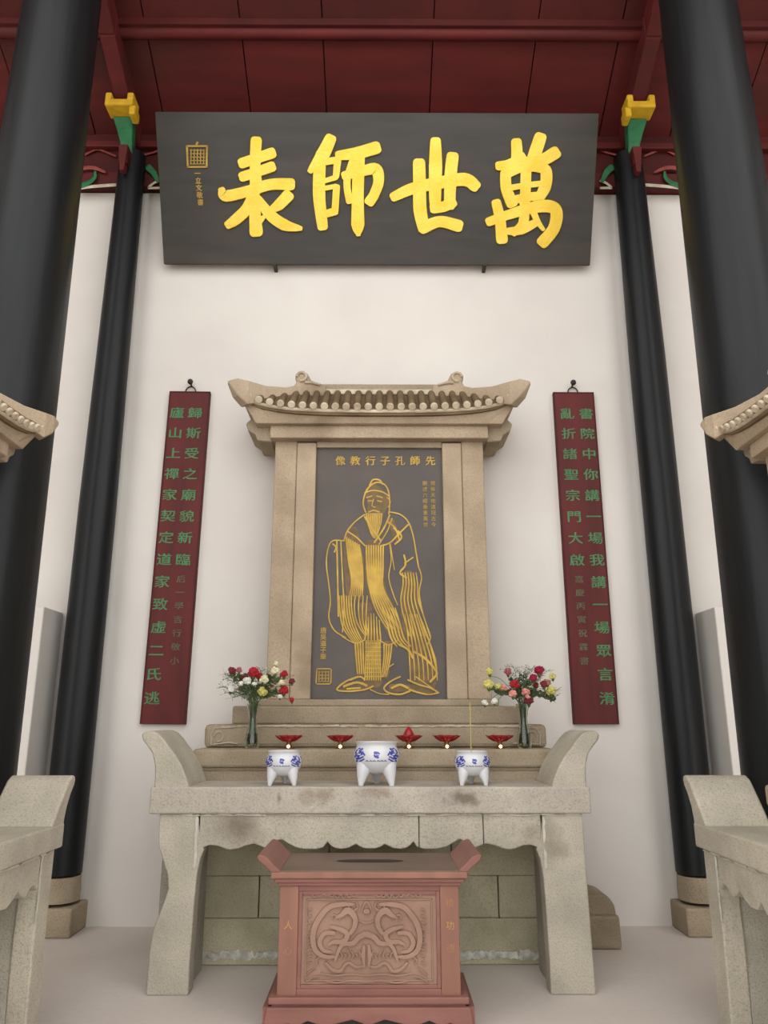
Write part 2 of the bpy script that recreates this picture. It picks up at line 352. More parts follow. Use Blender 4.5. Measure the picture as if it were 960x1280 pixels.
# carved struts that carry the sloping rafters
for sx, S in ((-1, A_SIDE), (1, B_SIDE)):
    x = sx * 2.39
    t = thing('bracket_strut', 'green carved bracket with yellow cap under the roof, ' + S, 'bracket', (x, 6.2, 6.6))
    pa, pb = Vector((0, -.06, .02)), Vector((0, -.27, .33))
    prof = [(0, .035), (.25, .05), (.5, .058), (.75, .075), (1, .095)]
    vs, fs = [], []
    for q, w in prof:
        c = pa.lerp(pb, q) + Vector((0, .03 * math.sin(q * 3), 0))
        vs += [c + Vector((-w, 0, -.03)), c + Vector((w, 0, -.03)), c + Vector((w, .09, .02)), c + Vector((-w, .09, .02))]
    for i in range(len(prof) - 1):
        for k in range(4): fs.append((i * 4 + k, i * 4 + (k + 1) % 4, i * 4 + 4 + (k + 1) % 4, i * 4 + 4 + k))
    fs += [(0, 1, 2, 3), tuple(range(len(vs) - 4, len(vs)))]
    MB().add(vs, fs).build('strut', 'green_paint', t, bevel=.012)
    c = MB().box(-.13, .13, -.40, -.22, .31, .38)
    c.box(-.13, -.07, -.40, -.22, .37, .45).box(.07, .13, -.40, -.22, .37, .45)
    c.box(-.15 if sx > 0 else .09, -.09 if sx > 0 else .15, -.38, -.24, .23, .33)
    c.build('cap', 'yellow_paint', t, bevel=.015)
    MB().hexa([(-.02, -.17, -.2), (.02, -.17, -.2), (.02, -.1, -.2), (-.02, -.1, -.2), (-.045, -.19, .06), (.045, -.19, .06), (.045, -.05, .06), (-.045, -.05, .06)]).build('tongue', 'red_wood', t, bevel=.006)
    MB().box(-.04, .04, -.16, -.06, -.12, .06).build('tenon', 'red_dark', t)
    r = thing('sloping_rafter', 'dark red sloping rafter resting on a yellow-capped bracket, ' + S, 'rafter', (x, 5.9, roofz(5.9) - .2))
    def rz(y): return roofz(y) - .25 - (roofz(5.9) - .2)
    a = MB()
    for (ya, yb) in ((6.26, 5.4), (5.4, 4.85)):
        a.hexa([(-.07, yb - 5.9, rz(yb)), (.07, yb - 5.9, rz(yb)), (.07, ya - 5.9, rz(ya)), (-.07, ya - 5.9, rz(ya)),
                (-.07, yb - 5.9, rz(yb) + .25), (.07, yb - 5.9, rz(yb) + .25), (.07, ya - 5.9, rz(ya) + .25), (-.07, ya - 5.9, rz(ya) + .25)])
    a.build('rafter_body', 'red_wood', r, bevel=.015)

# ================================================================== PLAQUE
PB, PT = Vector((0, 6.30, 5.585)), Vector((0, 5.695, 6.737))
up = (PT - PB).normalized(); nrm = Vector((0, -up.z, up.y)).normalized()
if nrm.y > 0: nrm = -nrm
pl = thing('name_plaque', 'large dark tilted signboard with four raised gold characters under the roof', 'plaque', (-.03, 6.30, 5.585))
pl0 = Vector(pl.location)
HW, HL = 1.982, (PT - PB).length
def plq(x, v, h): return Vector((x, 0, 0)) + up * v + nrm * h
MB().hexa([plq(-HW, 0, -.06), plq(HW, 0, -.06), plq(HW, 0, 0), plq(-HW, 0, 0), plq(-HW, HL, -.06), plq(HW, HL, -.06), plq(HW, HL, 0), plq(-HW, HL, 0)]).build('board', 'lacquer_dull', pl, bevel=.006)
def on_plq(scale, ox, oy):
    def fn(u, v, h): return Pplane(u / scale + ox, v / scale + oy, PB, nrm) - pl0 + nrm * h
    return fn
cs = 960 / 290
c3 = on_plq(cs, 190, 130); c4 = on_plq(cs, 470, 130)
chars = [
 (c4, [([(580,162),(582,205),(578,262)],[40,42,40]), ([(678,142),(662,190),(640,245)],[46,48,40]), ([(508,258),(552,252),(602,222)],[34,40,38]),
       ([(630,240),(690,232),(738,205)],[38,46,48]), ([(535,290),(538,350),(560,410)],[40,42,44]), ([(540,292),(610,262),(690,268),(704,300),(696,350),(668,400)],[34,36,42,44,44,34]),
       ([(620,240),(618,330),(612,470)],[40,40,38]), ([(545,350),(620,338),(690,330)],24), ([(560,400),(620,388),(680,380)],[30,34,30]),
       ([(497,412),(512,480),(520,560)],[36,40,44]), ([(468,488),(540,462),(640,432),(715,425),(745,450),(735,515),(690,572)],[34,36,44,48,46,44,46]),
       ([(612,450),(606,500),(570,532)],[36,38,30]), ([(545,528),(600,522),(660,492)],[26,36,30]), ([(650,450),(668,490),(690,520)],[26,22,14])]),
 (c4, [([(75,385),(150,352),(260,328),(365,314),(408,340)],[36,44,46,50,44]), ([(178,248),(180,350),(182,440),(196,512)],[46,48,50,44]),
       ([(196,514),(262,488),(338,505)],[44,42,46]), ([(246,158),(246,260),(244,400),(248,440)],[40,50,44,30]), ([(316,222),(308,300),(304,420)],[46,46,42]),
       ([(240,432),(280,426),(314,410)],[40,40,40])]),
 (c3, [([(738,148),(705,215),(656,278)],[44,52,22]), ([(694,252),(692,380),(706,506)],[46,46,40]), ([(702,244),(762,234)],[26,26]), ([(768,240),(762,300)],[28,24]),
       ([(708,322),(760,306)],[18,20]), ([(708,352),(760,342)],[18,18]), ([(764,346),(758,440)],[26,26]), ([(712,458),(756,446)],[28,30]),
       ([(775,215),(850,205),(925,184)],[36,46,48]), ([(842,215),(826,250),(812,296)],[28,26,26]), ([(808,300),(808,350),(818,402)],[28,26,28]),
       ([(800,298),(870,280),(925,272),(938,320),(920,375),(902,404)],[34,38,46,40,38,40]), ([(856,215),(852,380),(852,500),(854,540)],[46,44,50,18])]),
 (c3, [([(432,156),(428,260),(432,345)],[42,40,48]), ([(376,246),(430,228),(495,206)],[40,40,42]), ([(378,302),(430,285),(495,262)],[38,38,40]),
       ([(290,358),(308,382),(400,362),(490,335),(572,334)],[26,44,42,42,46]), ([(425,365),(398,430),(350,478),(318,500)],[44,44,42,32]),
       ([(424,395),(428,470),(432,528)],[40,44,50]), ([(440,492),(462,470)],[30,16]), ([(562,382),(525,420),(488,442)],[46,42,20]),
       ([(440,395),(490,460),(550,502),(615,516)],[30,42,44,18])])]
for fn, strokes in chars:
    a = MB()
    for k, (pts, w) in enumerate(strokes):
        w = [x * 1.1 + 1 for x in w] if hasattr(w, '__len__') else w * 1.05
        a.ribbon(pts, w, fn, .02 + .00025 * k, flat=True)
    a.build('gold_character', 'gold', pl, smooth=25)
# seal and small signature
a = MB()
fnp = on_plq(1, 0, 0)
for pts in ([(234, 183), (259, 183)], [(259, 183), (258.5, 209)], [(258.5, 209), (235, 209)], [(235, 209), (234, 183)]): a.ribbon(pts, 2.6, fnp, .012)
for k in range(5):
    a.ribbon([(239 + k * 4, 187), (239 + k * 4 - .3, 205)], 1.3, fnp, .008)
    a.ribbon([(238, 188 + k * 4.3), (256, 188 + k * 4.3)], 1.1, fnp, .008)
a.ribbon([(246, 180.5), (247, 178.5)], 3, fnp, .008)
stuff(a.build('seal', 'gold_dull', pl))
a = MB()
def plq_local(px, py):
    c = Pplane(px, py, PB, nrm) - pl0
    return lambda u, v, e=0: c + Vector((u, 0, 0)) + up * v + nrm * (.004 + e)
for k, ch in enumerate('一立文敬書'): text_into(a, ch, .058, plq_local(247 + k * .9, 217 + k * 9), .002)
stuff(a.build('signature', 'gold_dull', pl))
for x in (-.95, 1.0): MB().box(x - .015, x + .015, -.02, .11, -.02, .01).build('foot_bracket', 'metal', pl)
for x in (-1.5, 1.5): MB().tube([plq(x, HL - .05, -.05), (x, -.2, HL * .97), (x, .03, 1.3)], .012, 6).build('hanger', 'metal', pl)

# ================================================================== COUPLET BOARDS
def couplet(cx, label, longcol, shortcol, small, lx, sx_, tilt):
    t = thing('couplet_board', label, 'couplet board', (cx, WY, 1.467))
    t.rotation_euler = (0, tilt, 0)
    W, Hh = .182, 2.868
    MB().box(-W, W, -.04, 0, 0, Hh).build('board', 'red_board', t, bevel=.005)
    e = MB()
    for x in (-W, W - .012): e.box(x, x + .012, -.043, -.03, .0, Hh)
    e.box(-W, W, -.043, -.03, Hh - .012, Hh).build('edge', 'red_dark', t)
    def at(x, z): return lambda u, v, e=0: Vector((x + u * 1.05, -.0425 - e, z + v * .86))
    n = len(longcol)
    for k, ch in enumerate(longcol):
        a = MB(); text_into(a, ch, .125, at(lx, 2.66 - k * (2.66 - .2) / (n - 1)), .0022); a.build('character', 'green_ink', t)
    for k, ch in enumerate(shortcol):
        a = MB(); text_into(a, ch, .125, at(sx_, 2.66 - k * (2.66 - .2) / (n - 1)), .0022); a.build('character', 'green_ink', t)
    for k, ch in enumerate(small):
        a = MB(); text_into(a, ch, .075, at(sx_ + (-.005 if cx < 0 else .005), 1.17 - k * .112), .001); a.build('small_character', 'green_faint', t)
    ring = [(.045 * math.cos(q), -.02, Hh + .005 + .05 * math.sin(q)) for q in [math.pi * k / 10 for k in range(11)]]
    MB().tube(ring, .006, 6).build('hanging_ring', 'metal', t, smooth=60)
    a = MB().tube([(0, .005, Hh + .065), (0, -.03, Hh + .075), (0, -.06, Hh + .09)], .008, 6)
    a.ball((0, -.06, Hh + .085), .026, 8, 6)
    a.build('wall_hook', 'metal', t, smooth=60)
couplet(-1.730, 'tall maroon board with green characters, hung on the wall, ' + A_SIDE, '廬山上禪家契定道家致虛二氏逃', '歸斯受之廟貌新臨', '后一學吉行敬小', -.1, .06, math.radians(.6))
couplet(1.730, 'tall maroon board with green characters, hung on the wall, ' + B_SIDE, '書院中你講一場我講一場眾言淆', '亂折諸聖宗門大啟', '嘉慶丙寅祝霖書', .1, -.068, 0)

# ================================================================== STELE WITH STONE ROOF
def stele(name, label, loc, rz, s, main):
    """local frame: x along the face, y = 0 at the back, front towards -y, z = 0 on the pedestal"""
    t = thing(name, label, 'stele', loc, rz=rz, scale=s)
    Z = 1.47; yw = WY
    def L(x0, x1, y0, y1, z0, z1, nm, m, bev=.008, par=None): return MB().box(x0, x1, y0 - yw, y1 - yw, z0 - Z, z1 - Z).build(nm, m, par or t, bevel=bev)
    L(-1.08, 1.08, 5.86, 6.38, 1.47, 1.60, 'base_step', 'stone_brown', .015)
    L(-.90, .90, 5.92, 6.38, 1.60, 1.65, 'base_moulding', 'stone_brown', .01)
    for q in (-1, 1):
        a, b = sorted((q * .855, q * .675)); L(a, b, 5.97, 6.36, 1.65, 3.72, 'outer_pillar', 'stone_warm')
        a, b = sorted((q * .672, q * .516)); L(a, b, 5.95, 6.34, 1.65, 3.70, 'inner_pillar', 'stone_warm')
    panel = L(-.53, .53, 6.0, 6.3, 1.65, 3.72, 'panel', 'slate', .003)
    L(-.515, .515, 5.97, 6.1, 3.665, 3.715, 'panel_head', 'stone_brown', .006)
    L(-.89, .89, 5.88, 6.36, 3.715, 3.825, 'lintel', 'stone_warm', .01)
    # eave slab with slanting sides
    z0, z1 = 3.82 - Z, 3.90 - Z
    vs, fs = [], []; n = 16
    def zt(u): return z1 - .005 + .055 * abs(u) ** 3 + .04 * abs(u) ** 8
    for k in range(n + 1):
        u = -1 + 2 * k / n
        vs += [(u * 1.0, 5.83 - yw, z0), (u * 1.105, 5.775 - yw, zt(u)), (u * 1.105, 6.36 - yw, zt(u)), (u * 1.0, 6.36 - yw, z0)]
    for k in range(n):
        for m_ in range(4): fs.append((k * 4 + m_, k * 4 + (m_ + 1) % 4, k * 4 + 4 + (m_ + 1) % 4, k * 4 + 4 + m_))
    fs += [(0, 1, 2, 3), (n * 4, n * 4 + 3, n * 4 + 2, n * 4 + 1)]
    MB().add(vs, fs).build('eave_slab', 'stone_warm', t, bevel=.006)
    # curled corner brackets
    for q in (-1, 1):
        poly = [(.88, 3.70), (1.0, 3.71), (1.02, 3.76), (1.08, 3.80), (1.10, 3.86), (1.06, 3.90), (.88, 3.90)]
        MB().prism([(q * x, 5.93 - yw, z - Z) for x, z in poly], (0, .4, 0)).build('corner_bracket', 'stone_brown', t, bevel=.012)
    ye, yr, yb = 5.745 - yw, 6.07 - yw, 6.39 - yw
    xe, xr = 1.10, .68
    zr = 4.19 - Z
    def ze(u): return 3.915 - Z + .06 * abs(u) ** 3 + .05 * abs(u) ** 8      # u = x / xe
    # roof bed
    vs, fs = [], []; n = 16
    for k in range(n + 1):
        u = -1 + 2 * k / n
        vs.append((u * xe, ye, ze(u)))
    for k in range(n + 1):
        u = -1 + 2 * k / n
        vs.append((u * xr, yr, zr))
    for k in range(n + 1):
        u = -1 + 2 * k / n
        vs.append((u * xe, yb, ze(u)))
    for k in range(n):
        fs.append((k, k + 1, n + 1 + k + 1, n + 1 + k)); fs.append((n + 1 + k, n + 1 + k + 1, 2 * n + 2 + k + 1, 2 * n + 2 + k))
    fs += [(0, n + 1, 2 * n + 2), (n, 3 * n + 2, 2 * n + 1)]
    b0 = len(vs)
    for k in range(n + 1): u = -1 + 2 * k / n; vs.append((u * (xe - .02), ye + .02, ze(u) - .05))
    for k in range(n + 1): u = -1 + 2 * k / n; vs.append((u * (xe - .02), yb, ze(u) - .05))
    for k in range(n):
        fs.append((k, b0 + k, b0 + k + 1, k + 1)); fs.append((b0 + k, b0 + n + 1 + k, b0 + n + 2 + k, b0 + k + 1))
        fs.append((2 * n + 2 + k, 2 * n + 3 + k, b0 + n + 2 + k, b0 + n + 1 + k))
    fs += [(0, 2 * n + 2, b0 + n + 1, b0), (n, b0 + n, b0 + 2 * n + 1, 3 * n + 2)]
    MB().add(vs, fs).build('roof_bed', 'tile_dark', t)
    # eave moulding under the tile ends
    pts = [(u * xe * .985, ye + .012, ze(u) - .018) for u in [-1 + 2 * k / 20 for k in range(21)]]
    MB().tube(pts, .016, 6).build('eave_moulding', 'tile_end', t, smooth=60)
    # tile rolls, front slope and side slopes
    nt = 25
    for k in range(nt):
        x = -1.056 + 2.112 * k / (nt - 1); u = x / xe
        tt = 1 if abs(x) <= xr else max((xe - abs(x)) / (xe - xr), .06)
        p0 = Vector((x, ye - .012, ze(u) + .012)); xt = x if abs(x) <= xr else x
        p1 = Vector((x, ye + (yr - ye) * tt, ze(u) + (zr - ze(u)) * tt + .012))
        tl = MB().tube([p0, p0.lerp(p1, .5), p1], .03, 10).build('roof_tile', 'tile_dark', t, smooth=60)
        MB().lathe([(0, 0), (.026, 0), (.031, .006), (.031, .02), (0, .02)], seg=12).build('tile_end', 'tile_end', tl, smooth=40)
        e = tl.children[0]; d = (p1 - p0).normalized()
        e.location = p0 - d * .016; e.rotation_euler = d.to_track_quat('Z', 'Y').to_euler()
    for q in (-1, 1):
        for k in range(5):
            y = ye + .09 + .115 * k
            if y > yb - .02: continue
            dist = min(y - ye, yb - y) / (yr - ye) if y < yr else (yb - y) / (yb - yr)
            tt = max(min(dist, 1), .06)
            p0 = Vector((q * (xe + .012), y, ze(1) + .012)); p1 = Vector((q * (xe + (xr - xe) * tt), y, ze(1) + (zr - ze(1)) * tt + .012))
            MB().tube([p0, p1], .03, 10).build('roof_tile', 'tile_dark', t, smooth=60)
    # ridge, hip ridges with swept tips, ridge-end ornaments
    MB().box(-xr - .02, xr + .02, yr - .035, yr + .035, zr - .02, zr + .075).build('ridge', 'stone_brown', t, bevel=.015)
    MB().box(-xr - .02, xr + .02, yr - .05, yr + .05, zr - .03, zr + .02).build('ridge_moulding', 'tile_end', t, bevel=.01)
    for q in (-1, 1):
        path = [(q * (xr - .02), yr, zr + .05), (q * .80, yr - .10, zr - .035), (q * .95, yr - .22, zr - .085), (q * 1.08, ye - .01, ze(1) + .05), (q * 1.15, ye - .045, ze(1) + .075), (q * 1.21, ye - .07, ze(1) + .09)]
        vs, fs = [], []
        hw = [.04, .042, .045, .05, .04, .012]; hh = [.05, .06, .075, .11, .08, .012]
        for p, w, h in zip(path, hw, hh):
            p = Vector(p); d = Vector((q * .35, .4, 0)).normalized() if False else Vector((.7, q * .7, 0))
            vs += [p + d * w + Vector((0, 0, -h * 1.3)), p - d * w + Vector((0, 0, -h * 1.3)), p - d * w * .8 + Vector((0, 0, h * .6)), p + d * w * .8 + Vector((0, 0, h * .6))]
        for i in range(len(path) - 1):
            for k in range(4): fs.append((i * 4 + k, i * 4 + (k + 1) % 4, i * 4 + 4 + (k + 1) % 4, i * 4 + 4 + k))
        fs += [(0, 1, 2, 3), tuple(range(len(vs) - 4, len(vs)))]
        MB().add(vs, fs).build('hip_ridge', 'stone_warm', t, bevel=.01)
        prof = [(.44, -.09), (.45, .055), (.52, .075), (.58, .10), (.615, .165), (.66, .19), (.71, .165), (.72, .12), (.70, .085), (.73, .045), (.76, -.03), (.70, -.09)]
        orn = MB().prism([(q * x, yr - .06, zr + z) for x, z in prof], (0, .12, 0)).build('ridge_ornament', 'stone_warm', t, bevel=.018)
        c = MB()
        c.tube([(q * (.66 + .04 * math.cos(a)), yr - .066, zr + .125 + .04 * math.sin(a)) for a in [x * .5 for x in range(11)]], .012, 6)
        c.tube([(q * .50, yr - .066, zr + .05), (q * .58, yr - .066, zr + .07), (q * .63, yr - .066, zr + .07)], .012, 6)
        c.build('carved_curl', 'tile_end', orn, smooth=60)
    return t, panel
st, panel = stele('memorial_stele', 'tall stone stele with tiled roof and gold engraved robed figure against back wall', (-.008, WY, 1.47), 0, 1, True)
st0 = Vector(st.location)
# ---- gold writing and a plain robed figure on the dark panel
PD = 5.998
def onp(u, v, h): return P(u, v, PD - h) - st0
def ptxt(px, py):
    c = P(px, py, PD - .003) - st0
    return lambda u, v, e=0: c + Vector((u, -e, v))
for ch, x in zip('先師孔子行教像', (538, 519, 500, 481.5, 463, 444, 425.5)):
    a = MB(); text_into(a, ch, .085, ptxt(x, 576), .002); a.build('heading_character', 'gold_dull', panel)
a = MB()
for k in range(8):
    text_into(a, '德侔天地道冠古今'[k], .042, ptxt(541 + k * .15, 604 + k * 7.4)); text_into(a, '刪述六經垂憲萬世'[k], .042, ptxt(531 + k * .15, 604 + k * 7.4))
stuff(a.build('side_inscription', 'gold_dull', panel))
a = MB()
for k, ch in enumerate('唐吳道子筆'): text_into(a, ch, .05, ptxt(404.3 - k * .1, 788 + k * 8.2), .001)
stuff(a.build('signature', 'gold_dull', panel))
a = MB()
for pts in ([(396, 836), (414, 836)], [(414, 836), (413.5, 855)], [(413.5, 855), (395, 855)], [(395, 855), (396, 836)]): a.ribbon(pts, 1.6, onp, .003)
for k in range(4):
    a.ribbon([(399 + k * 4, 839), (398.5 + k * 4, 852)], 1.2, onp, .003); a.ribbon([(398, 840 + k * 4), (411.5, 840 + k * 4)], 1.0, onp, .003)
stuff(a.build('seal', 'gold_dull', panel))
fig = []                                # (points, width) in photo pixels
fig += [([(457,640),(454,630),(456,618),(462,608),(471,603),(481,606),(486,616),(487,632),(486,642)],1.9), ([(462,607),(466,600),(474,600),(478,605)],2.2),
        ([(456,616),(466,613),(478,615),(486,620)],1.6), ([(458,622),(465,620)],1.4), ([(471,620),(478,622)],1.4), ([(460,626),(466,626)],1.5), ([(472,626),(477,627)],1.5),
        ([(467,624),(465,632),(469,634)],1.3), ([(461,640),(467,638),(474,640)],1.8), ([(484,622),(488,627),(485,634)],1.4)]
for k in range(9): fig.append(([(458 + k * 2.4, 642), (460 + k * 2, 654), (464 + k * 1.0, 668 + 5 * math.sin(k * .39))], [1.8, 1.6, .8]))
fig += [([(456,643),(444,652),(434,664),(430,676)],1.8), ([(487,640),(500,643),(510,652),(516,668),(520,690),(523,708)],1.8),
        ([(430,676),(416,676),(410,686),(408,706),(411,730),(413,752),(411,772),(418,788),(432,797)],1.7), ([(523,708),(527,722),(524,740),(527,760),(532,778),(538,796),(534,806)],1.7),
        ([(416,680),(420,684),(418,690)],2.0), ([(421,676),(422,720),(423,770)],2.2), ([(426,676),(428,720),(430,760),(428,790)],1.8)]
# crossed collar, sleeves meeting in front of the chest
fig += [([(456,646),(466,662),(476,676)],2.4), ([(487,644),(480,660),(468,678)],2.4), ([(490,648),(484,664),(474,680)],1.6),
        ([(434,664),(446,672),(456,682)],1.8), ([(510,656),(498,668),(488,678),(478,682)],2.2), ([(498,664),(502,672),(494,680)],2.4),([(492,660),(500,668)],1.8), ([(484,652),(494,660),(499,674)],2.0)]
# bright hanging folds of both sleeves
for k in range(7): fig.append(([(433 + k * 2.6, 672 + k * 1.5), (436 + k * 2.6, 700), (440 + k * 2.2, 725), (437 + k * 2.6, 745)], [2.0, 3.0, 3.0, 1.0]))
for k in range(8): fig.append(([(458 + k * 3, 682), (459 + k * 2.8, 710), (462 + k * 2.4, 735), (470 + k * 3.2, 762), (484 + k * 2.6, 786)], [2.0, 2.8, 2.6, 2.0, 1.2]))
fig += [([(487,680),(489,700),(486,722),(492,744),(497,756)],1.5), ([(488,680),(491,700),(493,712)],1.4), ([(505,694),(507,706),(500,716),(508,722)],2.4), ([(506,704),(516,697)],2.0)]
for k in range(6): fig.append(([(503 + k * 3.4, 716), (504 + k * 3.6, 730), (501 + k * 4.4, 750), (505 + k * 5, 772), (512 + k * 5, 795)], [1.4, 1.9, 1.6, 1.6, 1.2]))
# robe skirt
for k in range(6): fig.append(([(424 + k * 3, 745), (425 + k * 3, 765), (429 + k * 3.2, 785), (442 + k * 2.4, 803)], [1.4, 2.0, 1.8, 1.2]))
for k in range(4): fig.append(([(444 + k * 5, 745), (443 + k * 5, 762), (447 + k * 3.6, 780), (456 + k * 1.5, 794)], [1.4, 1.7, 1.6, 1.2]))
for k in range(5): fig.append(([(478 + k * 4, 760), (484 + k * 4, 780), (489 + k * 4, 798), (496 + k * 4.4, 808)], [1.4, 2.2, 2.4, 1.4]))
for k in range(6): fig.append(([(457 + k * 3.4, 765 + 4 * abs(k - 2.5)), (457 + k * 3.6, 790), (456 + k * 4, 800)], [1.2, 2.2, 1.8]))
fig += [([(428,796),(444,804),(456,800)],1.6), ([(474,800),(486,806),(498,800)],1.6)]
for k in range(8): fig.append(([(458 + k * 2.4, 801), (457.4 + k * 2.5, 825), (456 + k * 2.8, 850)], [1.6, 1.9, 1.6]))
for k in range(9): fig.append(([(457, 804 + k * 5.2), (476, 804 + k * 5.2)], 1.2))
for k in range(4): fig.append(([(444 + k * 3.2, 804), (445 + k * 3, 820), (447 + k * 2.6, 842)], [2.2, 2.4, 1.4]))
for k in range(4): fig.append(([(480 + k * 3.2, 806), (480 + k * 2.6, 822), (477 + k * 2, 846)], [2.2, 2.2, 1.2]))
for k in range(7): fig.append(([(506 + k * 3, 768), (510 + k * 4, 795), (512 + k * 5.4, 825), (513 + k * 5.6, 850)], [1.2, 2.0, 1.7, 1.4]))
fig += [([(518,815),(530,822),(540,832),(546,842),(538,852)],3.0), ([(528,778),(536,800),(545,834)],1.8), ([(500,806),(510,812),(516,822)],3.2)]
# hem and shoes
fig += [([(447,846),(432,852),(421,862),(436,864),(456,862),(466,858)],2.4), ([(430,858),(446,853),(458,857)],3.0), ([(434,861),(450,860)],2.4),
        ([(463,862),(474,867),(486,868)],1.6), ([(500,846),(488,852),(480,860),(486,866),(500,868),(512,864)],2.4), ([(490,860),(500,856),(510,860)],3.2), ([(512,862),(524,866),(536,868),(548,866)],2.4),
        ([(510,850),(524,856),(538,860),(548,866)],2.2), ([(520,846),(534,856),(546,864)],1.6), ([(478,846),(484,836),(492,830)],1.4),([(438,850),(450,846),(456,850)],2.2)]
a = MB()
for k, (pts, w) in enumerate([([(466,614),(472,626),(470,640)],[20,28,22]), ([(440,664),(442,700),(444,742)],[14,26,22]), ([(466,682),(468,712),(472,742),(488,776),(498,800)],[18,24,24,22,16]),
        ([(510,718),(512,745),(514,775),(524,810),(530,850)],[12,24,24,30,32]), ([(430,748),(436,775),(450,798)],[12,20,14]), ([(456,760),(458,790)],[18,16]), ([(466,800),(466,850)],[20,24]), ([(448,804),(450,842)],[12,8]), ([(485,806),(482,846)],[12,8]),
        ([(432,858),(456,857)],[8,10]), ([(490,860),(538,862)],[10,9]), ([(488,652),(498,674)],[10,8]), ([(464,648),(466,664)],[18,8])]): a.ribbon(pts, w, onp, .0015 + .00003 * k, sub=4)
a.build('figure_ground', 'gold_shade', panel)
a = MB()
for k, (pts, w) in enumerate(fig): a.ribbon(pts, w, onp, .003 + .00004 * k, sub=4)
a.build('robed_figure', 'gold_line', panel)

# ================================================================== ALTAR TABLE, PEDESTAL
TX = -.055
def tiers():
    p = thing('stone_pedestal', 'stepped stone pedestal behind the altar table, carrying the stele with gold figure', 'pedestal', (-.03, 5.45, 0))
    z = 0; rows = ((.27, (-1.22, -.42, .45, 1.22)), (.52, (-1.22, -.75, .1, .8, 1.22)), (.80, (-1.22, -.3, .5, 1.22)), (1.05, (-1.22, -.7, .2, 1.22)))
    for zt, xs in rows:
        for k in range(len(xs) - 1):
            MB().box(xs[k] + .003, xs[k + 1] - .003, random.uniform(0, .008), .9, z + .002, zt).build('block', 'stone_olive', p, bevel=.006)
        z = zt
    MB().box(-1.20, 1.20, .03, .9, 1.05, 1.175).build('waist_course', 'stone_brown', p, bevel=.008)
    a = MB().box(-1.235, 1.235, 0.0, .9, 1.19, 1.31)
    a.box(-1.215, 1.215, 0.02, .9, 1.165, 1.20).build('cornice', 'stone_brown', p, bevel=.02)
    MB().box(-1.225, 1.225, .27, .93, 1.31, 1.47).build('upper_step', 'stone_brown', p, bevel=.03)
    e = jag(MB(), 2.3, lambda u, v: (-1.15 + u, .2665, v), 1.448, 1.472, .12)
    stuff(thick(e.build('worn_edge_highlight', 'worn', p)))  # pale line gives the worn lip a painted highlight
    for q in (-1, 1):                   # carved corner curls of the upper step
        c = MB()
        c.tube([(q * 1.17, .268, 1.33), (q * 1.175, .268, 1.40), (q * 1.15, .268, 1.445), (q * 1.0, .268, 1.45)], .007, 6)
        c.tube([(q * (1.12 + .03 * math.cos(a_)), .268, 1.385 + .035 * math.sin(a_)) for a_ in [x * .55 for x in range(10)]], .007, 6)
        c.tube([(q * 1.16, .268, 1.33), (q * 1.05, .268, 1.345), (q * .98, .268, 1.335)], .007, 6)
        c.build('carved_corner', 'worn', p, smooth=60)
    # limewash splashed along the foot
    s_ = jag(MB(), 2.4, lambda u, v: (-1.2 + u, -.004, v), .02, .10, .1, (.005, .018))
    stuff(thick(s_.build('limewash', 'splash', p), .006))
    return p
tiers()
def table(name, label, loc, rz, half, depth, ztop, zslab, leg_pts_out, leg_pts_in, scroll, apron_pts, seams_, m_apron, plate, mats=('stone', 'stone', 'stone_light')):
    """local: x along the table, front at y = 0, back at y = depth"""
    t = thing(name, label, 'table', loc, rz=rz)
    MB().box(-half, half, 0, depth, zslab, ztop).build('slab', mats[1], t, bevel=.01)
    for q in (-1, 1):
        MB().prism([(q * x, 0.004, z) for x, z in scroll], (0, depth - .008, 0)).build('scroll_end', mats[0], t, smooth=50, bevel=.012)
        o = leg_pts_out[0 if q < 0 else 1]
        poly = [(q * x, .02, z) for x, z in o] + [(q * x, .02, z) for x, z in reversed(leg_pts_in)]
        g = MB().prism(poly, (0, plate[2], 0)).build('leg', mats[0], t, bevel=.008)
        MB().box(*(sorted((q * plate[0], q * plate[1]))), .02 + plate[2], depth - .02, 0, zslab).build('leg_plate', mats[2], g, bevel=.006)
        m_ = MB()
        xi = leg_pts_in[0][0]
        jag(m_, .3, lambda u, v: (q * xi + v, .0175, zslab - .3 + u), -.014, .014, .15)
        stuff(thick(m_.build('mortar_joint', 'mortar', g)))
    for k in range(len(seams_) - 1):
        xa, xb = seams_[k] + .002, seams_[k + 1] - .002
        def zz(x):
            for i in range(len(apron_pts) - 1):
                (x0, z0), (x1, z1) = apron_pts[i], apron_pts[i + 1]
                if x0 <= x <= x1: return z0 + (z1 - z0) * ((x - x0) / max(x1 - x0, 1e-6))
            return apron_pts[-1][1]
        low = [(xa, zz(xa))] + [p for p in apron_pts if xa < p[0] < xb] + [(xb, zz(xb))]
        poly = [(xa, .024, zslab), *[(x, .024, z) for x, z in low], (xb, .024, zslab)]
        MB().prism(poly, (0, .09, 0)).build('apron', m_apron, t, bevel=.007)
    m_ = MB()
    jag(m_, 2 * half - .1, lambda u, v: (-half + .05 + u, .0165, zslab + v), -.014, .001, .2)
    stuff(thick(m_.build('mortar_line', 'mortar', t)))
    return t
DT = 4.88
def loc_t(px, py): p = P(px, py, DT); return (p.x - TX, p.z)
ctr = lambda px, py: (abs(loc_t(px, py)[0]), loc_t(px, py)[1])
ztop = P(463, 983.5, DT).z; zslab = P(463, 1017.5, DT).z
scroll = [(1.318, ztop - .02)] + [ctr(*p) for p in ((192,984),(193,970),(193,956),(190,942),(184,933),(178,925),(176.5,919),(179,915),(184,913.5),(191,914),(198,917.5),(205,925),(211,934),(218,943),(226,956),(231,968),(236,984))] + [(1.10, ztop - .02)]
